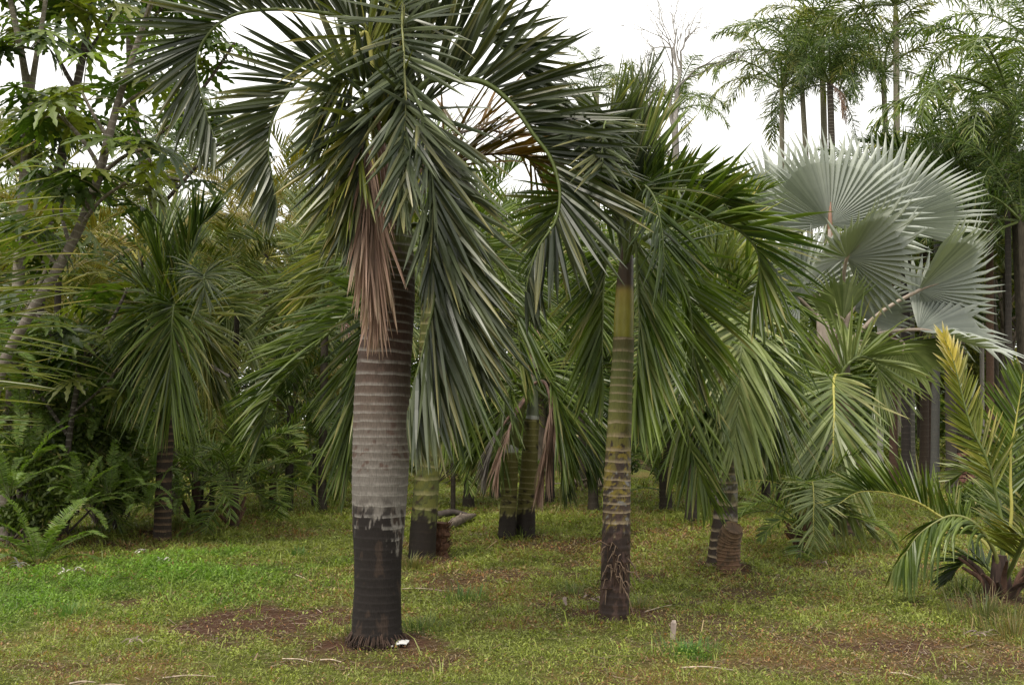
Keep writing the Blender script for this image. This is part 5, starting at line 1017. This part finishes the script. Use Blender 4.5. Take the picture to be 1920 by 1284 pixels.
# a bank of low shrubs carries the upper ferns
SG = 'shrubs of the undergrowth'
for k, (u, v, d, rx, rz, pal, lab) in enumerate([
 (20, 880, 13.4, 1.1, .8, 'green', 'shrub in the shade at the left edge behind the largest fern'), (130, 850, 14.6, 1.0, .8, 'green', 'shrub carrying ferns left of the shaggy palm'), (220, 880, 15.4, .9, .6, 'green', 'low green shrub at the foot of the shaggy palm'),
 (60, 720, 14.2, 1.2, .9, 'green', 'tall shrub under the broad lobed leaves'), (190, 720, 16.0, 1.2, .9, 'dark', 'dark shrub left of the shaggy skirt'), (370, 860, 18.5, 1.1, .6, 'green', 'low shrub behind the black forked base'), (440, 830, 22, 1.5, .9, 'olive', 'olive shrub behind the rusty based young palm'),
 (560, 850, 27, 1.8, .8, 'olive', 'low olive shrub where the turf narrows'), (660, 860, 30, 2.0, .8, 'green', 'low shrub far behind the big trunk on its left'), (820, 860, 28, 1.8, .7, 'olive', 'low shrub far behind the mossy palm'), (900, 850, 30, 1.8, .8, 'green', 'low shrub far behind the grey dead frond'),
 (1110, 870, 30, 1.8, .6, 'green', 'low shrub behind the heap of dead fronds'), (1250, 860, 27, 1.8, .8, 'dark', 'low dark shrub right of the slender trunk'), (1440, 860, 33, 1.8, .5, 'green', 'low shrub beyond the grass gap right of the skirted palm'), (1500, 860, 34, 2.2, .9, 'green', 'shrub behind the small young palm at right'),
 (1600, 850, 36, 2.2, .9, 'olive', 'shrub beyond the curling frond palm'), (1700, 850, 38, 2.4, .9, 'green', 'shrub glimpsed between the dark trunks'), (1800, 850, 36, 2.2, .9, 'olive', 'yellowish shrub behind the brick pillar'), (1880, 850, 33, 2.2, 1.0, 'green', 'shrub behind the trunks near the right edge'),
 (1905, 960, 16, 1.2, .8, 'green', 'low shrub behind the young palm at the right edge')]):
    tree(lab, u, v, d, rx, rz, 850 + k, pal, 6500 if d < 20 else 3200, .05 if d < 20 else .075, .05, SG, name='shrub')
# tall grass tussocks
TSG = 'grass tussocks'
def tussock(u, v, h, n, seed, label, pal=((.07,.11,.03),(.20,.15,.06)), spread=.12):
    p = G(u, v); e = Geo(); r = np.random.default_rng(seed); b, b2 = map(np.array, pal)
    for k in range(n):
        a = r.uniform(0, 6.28); rr = r.uniform(0, spread); c = np.array((math.cos(a) * rr, math.sin(a) * rr, -.01)); out = np.array((math.cos(a), math.sin(a), 0)); hh = h * r.uniform(.4, 1.1); s = np.array((-math.sin(a), math.cos(a), 0)) * .003 * r.uniform(.6, 1.4) * p[1] / 8
        m = c + out * hh * .2 + np.array((0, 0, hh * .6)); t = c + out * hh * r.uniform(.3, .9) + np.array((0, 0, hh * r.uniform(.6, 1))); col = b + (b2 - b) * r.random() ** 1.5
        e.add([c - s, c + s, m + s * .8, m - s * .8, t, t + s * .1], [[0, 1, 2, 3], [3, 2, 5, 4]], col)
    tag(obj('grass_tussock', e.mesh('grass_tussock', LEAFSOFT), loc=p), label, 'grass tussock', TSG)
for k, (u, v, h, n, sp2, pal, lab) in enumerate([
 (1290, 1225, .13, 260, .30, ((.05,.13,.02),(.09,.17,.04)), 'fresh green tussock at the bottom right of the wooden stake'), (1075, 1110, .16, 60, .2, ((.07,.12,.03),(.14,.14,.05)), 'thin tussock left of the slender palm foot'), (1200, 1135, .14, 90, .2, ((.09,.12,.03),(.24,.18,.09)), 'dry tussock right of the slender palm foot'),
 (770, 1065, .22, 180, .22, ((.10,.12,.03),(.24,.17,.08)), 'yellowish tussock between the big trunk and the mossy palm'), (660, 1195, .16, 160, .18, ((.08,.11,.03),(.22,.15,.08)), 'ragged tussock at the left foot of the big trunk'), (790, 1175, .13, 120, .25, ((.06,.12,.03),(.14,.14,.05)), 'green tussock right of the big trunk foot'),
 (1730, 1090, .28, 140, .3, ((.09,.12,.03),(.22,.17,.08)), 'tall tussock under the low arching frond at the right'), (1850, 1160, .3, 240, .4, ((.07,.10,.03),(.22,.16,.08)), 'broad dry tussock in front of the young palm'), (1900, 1190, .22, 160, .3, ((.09,.10,.03),(.26,.17,.08)), 'rusty tussock at the bottom of the right edge'), (1800, 1110, .25, 140, .3, ((.07,.12,.03),(.16,.14,.05)), 'green tussock left of the young palm base'),
 (870, 1120, .16, 120, .3, ((.06,.13,.03),(.12,.16,.05)), 'green tussock in the open turf between the two nearest trunks'), (1350, 1060, .2, 70, .2, ((.08,.12,.03),(.16,.14,.05)), 'tussock at the foot of the sawn stump'), (975, 1006, .25, 130, .2, ((.07,.11,.03),(.14,.14,.05)), 'tussock at the foot of the two ringed palms'), (560, 1040, .16, 60, .2, ((.06,.13,.02),(.1,.18,.04)), 'thin tussock in the bright lawn left of the big trunk'),
 (130, 1150, .14, 110, .3, ((.06,.14,.02),(.12,.2,.04)), 'lush tussock in the left lawn'), (330, 990, .25, 200, .6, ((.07,.10,.03),(.2,.15,.06)), 'tangled dry tussock at the thicket edge'), (180, 1000, .2, 160, .5, ((.05,.11,.02),(.14,.13,.04)), 'tangled tussock right of the largest fern')]):
    tussock(u, v, h, n, 1000 + k, lab, pal, sp2)

# ================================================================ things lying about
def blockmesh(g, p, size, rot, col, rough=0, seed=0):
    r = np.random.default_rng(seed); s = np.array(size) / 2; V = np.array([[x, y, z] for x in (-1, 1) for y in (-1, 1) for z in (-1, 1)], float) * s; V += r.normal(0, 1, V.shape) * rough; V = V @ np.array(Matrix.Rotation(rot, 3, 'Z')).T + np.array(p)
    g.add(V, [[0, 1, 3, 2], [4, 6, 7, 5], [0, 4, 5, 1], [2, 3, 7, 6], [0, 2, 6, 4], [1, 5, 7, 3]], col)
# sawn ringed stump leaning on the skirted palm
p0 = np.array((P(1365, 1064, dC - .3)[0], dC - .35, 0)); a, b_, c_ = P(1366, 1040, dC - .35), P(1368, 1010, dC - .38), P(1375, 990, dC - .47)
sg = trunk_geo([p0 - (0, 0, .05), a, b_, c_], [.125, .128, .12, .105], [0, .3, .75, 1], [(.12,.065,.04), (.13,.075,.045), (.12,.075,.045), (.14,.09,.055)], .045, sides=48, ringamp=.10, seed=3, per=10)
mottle(sg, [((.06,.04,.025), 3, .58, -1, 3, 2)], 5)
e = empty('tree_stump', p0, 'short sawn stump with close brown rings, leaning beside the blackened trunk', 'stump'); obj('stump_body', sg.mesh('stump_body', TM_STUMP, True, origin=p0), e)
g = Geo(); th = np.linspace(0, 2 * np.pi, 24, endpoint=False); top = c_ + np.array((0, -.01, .012)); ax = norm(c_ - b_); u1 = norm(np.cross(ax, (1, 0, 0))); u2 = np.cross(ax, u1)
rim = top + .105 * (np.cos(th)[:, None] * u1 + np.sin(th)[:, None] * u2); inn = top + .075 * (np.cos(th)[:, None] * u1 + np.sin(th)[:, None] * u2) - ax * .03
V = np.vstack([rim, inn, [top - ax * .05]]); k = np.arange(24); g.add(V, np.stack([k, (k + 1) % 24, 24 + (k + 1) % 24, 24 + k], 1), (.16, .11, .06)); g.f.append(np.stack([24 + k, 24 + (k + 1) % 24, np.full(24, 48)], 1)); g.m.append(np.zeros(24, int))
obj('cut_face', g.mesh('cut_face', WOOD, origin=p0), e)
# rusty fibrous stump beside the mossy palm
p0 = np.array((P(826, 1000, dI + .3)[0], dI + .3, 0)); g = Geo(); tube(g, spline([p0 - (0, 0, .05), p0 + (0, 0, .2), p0 + (.02, 0, .42)], 6), [.10 + .02 * math.sin(k * 1.7) for k in range(13)], 18, (.10, .05, .03)); rr = np.random.default_rng(6)
for k in range(160):
    a = rr.uniform(0, 6.28); z = rr.uniform(0, .42); q = p0 + np.array((math.cos(a) * .1, math.sin(a) * .1, z)); tube(g, [q, q + np.array((math.cos(a) * .05, math.sin(a) * .05, rr.uniform(-.04, .08)))], [.006, .002], 4, (.14, .075, .04) if k % 2 else (.06, .03, .02), cap=False)
tag(obj('fibrous_stump', g.mesh('fibrous_stump', BARK, origin=p0), loc=p0), 'shaggy rust brown stump just right of the mossy trunk', 'stump')
# fallen log
a, b_ = G(842, 990), G(890, 974); a[2], b_[2] = .05, .08; g = Geo(); pp = spline([a, (a + b_) / 2 + (0, 0, .02), b_], 8); tube(g, pp, np.interp(np.linspace(0, 1, len(pp)), [0, .15, .6, 1], [.04, .075, .07, .03]) * (1 + .12 * np.sin(np.arange(len(pp)) * 2.3)), 14, (.15, .12, .095)); tube(g, [pp[5], pp[5] + (.05, .1, .12)], [.03, .01], 6, (.2, .16, .13))
tag(obj('fallen_log', g.mesh('fallen_log', WOOD, True, origin=a), loc=a), 'grey weathered piece of log lying in the grass right of the mossy palm', 'log')
a2 = G(820, 972); g = Geo(); tube(g, spline([a2 + (0, 0, .06), a2 + (.25, .1, .1), a2 + (.5, .15, .05)], 6), np.linspace(.07, .05, 13), 10, (.05, .04, .035)); tag(obj('dark_log', g.mesh('dark_log', WOOD, True, origin=a2), loc=a2), 'dark rotten log lying behind the grey weathered one', 'log')
# white paper
p0 = G(743, 1209); g = Geo(); n = 9; xs_ = np.linspace(-.085, .085, n); ys_ = np.linspace(-.05, .05, 5); XX, YY = np.meshgrid(xs_, ys_, indexing='ij'); ZZ = .022 + .008 * np.sin(XX * 40) + .006 * np.cos(YY * 50 + XX * 20); i, j = np.meshgrid(np.arange(n - 1), np.arange(4), indexing='ij'); q = i * 5 + j
V = np.stack([XX + YY * .2, YY, ZZ], -1).reshape(-1, 3); g.add(V, np.stack([q, q + 5, q + 6, q + 1], -1).reshape(-1, 4), (.50, .50, .49)); g.add(V - (0, 0, .004), np.stack([q, q + 1, q + 6, q + 5], -1).reshape(-1, 4), (.5, .5, .49))
tag(obj('paper_scrap', g.mesh('paper_scrap', PAPER, True), loc=p0, rot=(.15, 0, .1)), 'crumpled white scrap of paper at the foot of the big trunk', 'paper scrap')
# wooden stake
p0 = G(1262, 1190); g = Geo(); blockmesh(g, (0, 0, .03), (.038, .02, .13), .2, (.26, .21, .18), .004, 1); blockmesh(g, (.004, 0, .1), (.026, .016, .02), .25, (.36, .3, .26), .003, 2)
tag(obj('wooden_stake', g.mesh('wooden_stake', WOOD), loc=p0, rot=(0, .05, 0)), 'short grey wooden stake standing up from the grass at the bottom right', 'stake')
# brick pillar
p0 = np.array((P(1812, 905, 27)[0], 27, 0)); e = empty('brick_pillar', p0, 'low rough pillar of brown red bricks behind the yellow tipped young palm', 'pillar'); g = Geo(); gm_ = Geo(); rr = np.random.default_rng(9)
for row in range(9):
    for fx, fy, w_, d_ in ((-.19, -.19, .22, .12), (.05, -.19, .24, .12), (.22, -.19, .1, .12), (-.22, .02, .12, .25), (.22, .05, .12, .26), (0, .2, .5, .12)):
        if rr.random() < .05: continue
        k = rr.random(); blockmesh(g, (fx + rr.normal(0, .008), fy + rr.normal(0, .012), .05 + row * .115), (w_ - .02, d_, .092), rr.normal(0, .03), np.array((.20, .10, .075)) * (.5 + k) if k < .8 else (.05, .035, .03), .004, row)
blockmesh(gm_, (0, 0, .5), (.44, .40, 1.0), 0, (.05, .04, .035)); obj('bricks', g.mesh('bricks', WOOD), e); obj('mortar_core', gm_.mesh('mortar_core', BARK), e)
# utility pole far behind
p0 = np.array((P(558, 800, 62)[0], 62, 0)); tp = P(558, 268, 62)[2]; e = empty('utility_pole', p0, 'wooden utility pole with a grey transformer far behind, left of the big palm', 'utility pole')
g = Geo(); tube(g, [(0, 0, 0), (0, 0, tp)], [.16, .12], 10, (.30, .27, .24)); obj('pole', g.mesh('pole', WOOD, True), e)
g = Geo(); tube(g, [(-.42, -.1, tp - 1.1), (-.42, -.1, tp - .25)], [.26, .26], 14, (.45, .47, .5)); tube(g, [(-.42, -.1, tp - .25), (-.42, -.1, tp - .05)], [.06, .04], 8, (.2, .2, .2)); obj('transformer', g.mesh('transformer', STALK, True), e)
g = Geo(); blockmesh(g, (0, -.1, tp - .9), (1.5, .1, .1), 0, (.25, .22, .2)); obj('crossarm', g.mesh('crossarm', WOOD), e)
g = Geo()
for dz in (-.9, -1.7):
    tube(g, spline([(-30, 0, tp + dz), (-15, 0, tp + dz - .5), (0, -.1, tp + dz), (14, 0, tp + dz - .5), (30, 0, tp + dz)], 6), np.full(25, .014), 4, (.05, .05, .05), cap=False)
obj('wires', g.mesh('wires', BARK), e)
# curled dry leaves and dead-frond bits
def curled(u, v, size, seed, label, col=(.33, .29, .26), cat='dry leaf', nm='dry_leaf', n=7, group='curled dry leaves on the grass'):
    p = G(u, v); r = np.random.default_rng(seed); g = Geo(); size = size * 1.25
    for k in range(n):
        a = r.uniform(0, 6.28); c = np.array((r.normal(0, .25), r.normal(0, .2), .1)) * size; pts = [c]; d = np.array((math.cos(a), math.sin(a), r.uniform(.2, .9)))
        for q in range(4): pts.append(pts[-1] + d * size * .22); d = norm(d + np.array((r.normal(0, .5), r.normal(0, .5), -.75)))
        pts = np.array(pts); pts[:, 2] = np.maximum(pts[:, 2], .01); cc = np.array(col) * r.uniform(.6, 1.25); tube(g, spline(pts, 4), np.interp(np.linspace(0, 1, 17), [0, .4, 1], [.02, .07, .01]) * size, 6, cc, flat=.25)
    tag(obj(nm, g.mesh(nm, DRY), loc=p + (0, 0, .03)), label, cat, group)
for k, (u, v, s_, lab) in enumerate([(26, 995, .20, 'curled grey dry leaf below the largest fern, near the left edge'), (98, 993, .26, 'long curled grey dry leaf right below the largest fern'), (34, 1068, .17, 'curled grey dry leaf in the lawn near the left edge'), (135, 1080, .19, 'loose cluster of pale dry leaf curls, biggest in the left lawn'),
 (260, 1041, .13, 'small pale dry leaf in the middle of the left lawn'), (308, 1056, .11, 'flat pale dry leaf right of the middle of the left lawn'), (178, 985, .12, 'tiny pale dry leaf at the thicket edge'), (12, 1040, .15, 'dry orange tinged leaf at the left edge'), (205, 866, .22, 'hanging grey dry leaves under the shrubs left of the shaggy palm'),
 (255, 1213, .10, 'small brown dry leaf at the bottom left'), (1540, 1062, .12, 'dark curled dry leaf on the open turf at right'), (1105, 1135, .22, 'grey dry leaf sheath lying left of the slender palm foot'), (1500, 1045, .2, 'dry leaf under the low young palm at right'), (1845, 1200, .14, 'pale dry leaf in the tussock at the bottom right')]):
    curled(u, v, s_, 1100 + k, lab, (.42, .26, .10) if k == 7 else (.50, .46, .43) if k < 9 else (.22, .17, .14))
curled(1108, 922, .75, 1150, 'heap of dead palm fronds on the far grass left of the slender trunk', (.30, .23, .18), 'frond heap', 'frond_heap', 26, None)
def stick(u0, v0, u1, v1, r0, label, col=(.36, .29, .22)):
    a, b_ = G(u0, v0), G(u1, v1); g = Geo(); m = (a + b_) / 2; h = gz(np.array([a[0], b_[0], m[0]]), np.array([a[1], b_[1], m[1]])) + .022
    tube(g, spline([a + (0, 0, h[0]), m + (0, .01, h[2] + .008), b_ + (0, 0, h[1])], 5), np.linspace(r0, r0 * .5, 11), 6, col)
    tag(obj('twig', g.mesh('twig', WOOD, True, origin=a), loc=a), label, 'twig', 'fallen twigs and stalks')
for q in [(1272, 1259, 1376, 1260, .006, 'straight pale stalk lying at the bottom right'), (305, 1268, 405, 1264, .005, 'thin pale stalk lying at the bottom left'), (130, 1278, 180, 1276, .007, 'pale stalk cut by the bottom edge at left'), (175, 1283, 235, 1279, .007, 'second pale stalk at the bottom edge, right of the first'),
          (555, 1080, 585, 1092, .007, 'short pale stick on the lawn left of the big trunk'), (100, 975, 155, 965, .008, 'brown stalk lying by the largest fern'), (750, 1104, 835, 1105, .006, 'thin brown stalk right of the big trunk'), (880, 1001, 930, 1000, .011, 'pale stalk in front of the two ringed palms'),
          (530, 1233, 590, 1240, .005, 'fine pale stalk left of the big trunk foot'), (1670, 1262, 1725, 1272, .006, 'pale split stalk at the bottom right corner'), (600, 1235, 640, 1237, .006, 'short white chip of stalk near the big trunk foot'), (1210, 1150, 1260, 1130, .005, 'dry stem slanting in the grass right of the slender palm')]:
    stick(*q)

# small mauve orchid spray by the low young palm
p0 = np.array((P(1487, 868, 15)[0], 15, 0)); zt = P(1487, 868, 15)[2]; e = empty('orchid', p0, 'thin orchid spray with small mauve flowers right of the skirted palm', 'flower'); g = Geo()
tube(g, spline([(0, 0, 0), (-.04, 0, zt * .5), (0, 0, zt - .05), (.03, 0, zt + .03)], 6), np.linspace(.01, .004, 19), 5, (.07, .09, .03)); obj('stem', g.mesh('stem', STALK), e)
g = Geo(); rr = np.random.default_rng(3)
for k in range(14):
    c = np.array((rr.normal(.01, .03), rr.normal(0, .02), zt + rr.uniform(-.09, .06)))
    for q in range(5):
        a = q * 1.257 + rr.random(); d = np.array((math.cos(a), -.3, math.sin(a))) * .022; sd_ = np.array((-math.sin(a), 0, math.cos(a))) * .009
        g.add([c, c + d * .6 - sd_, c + d, c + d * .6 + sd_], [[0, 1, 2, 3]], (.42, .26, .46))
obj('flowers', g.mesh('flowers', LEAFSOFT), e)
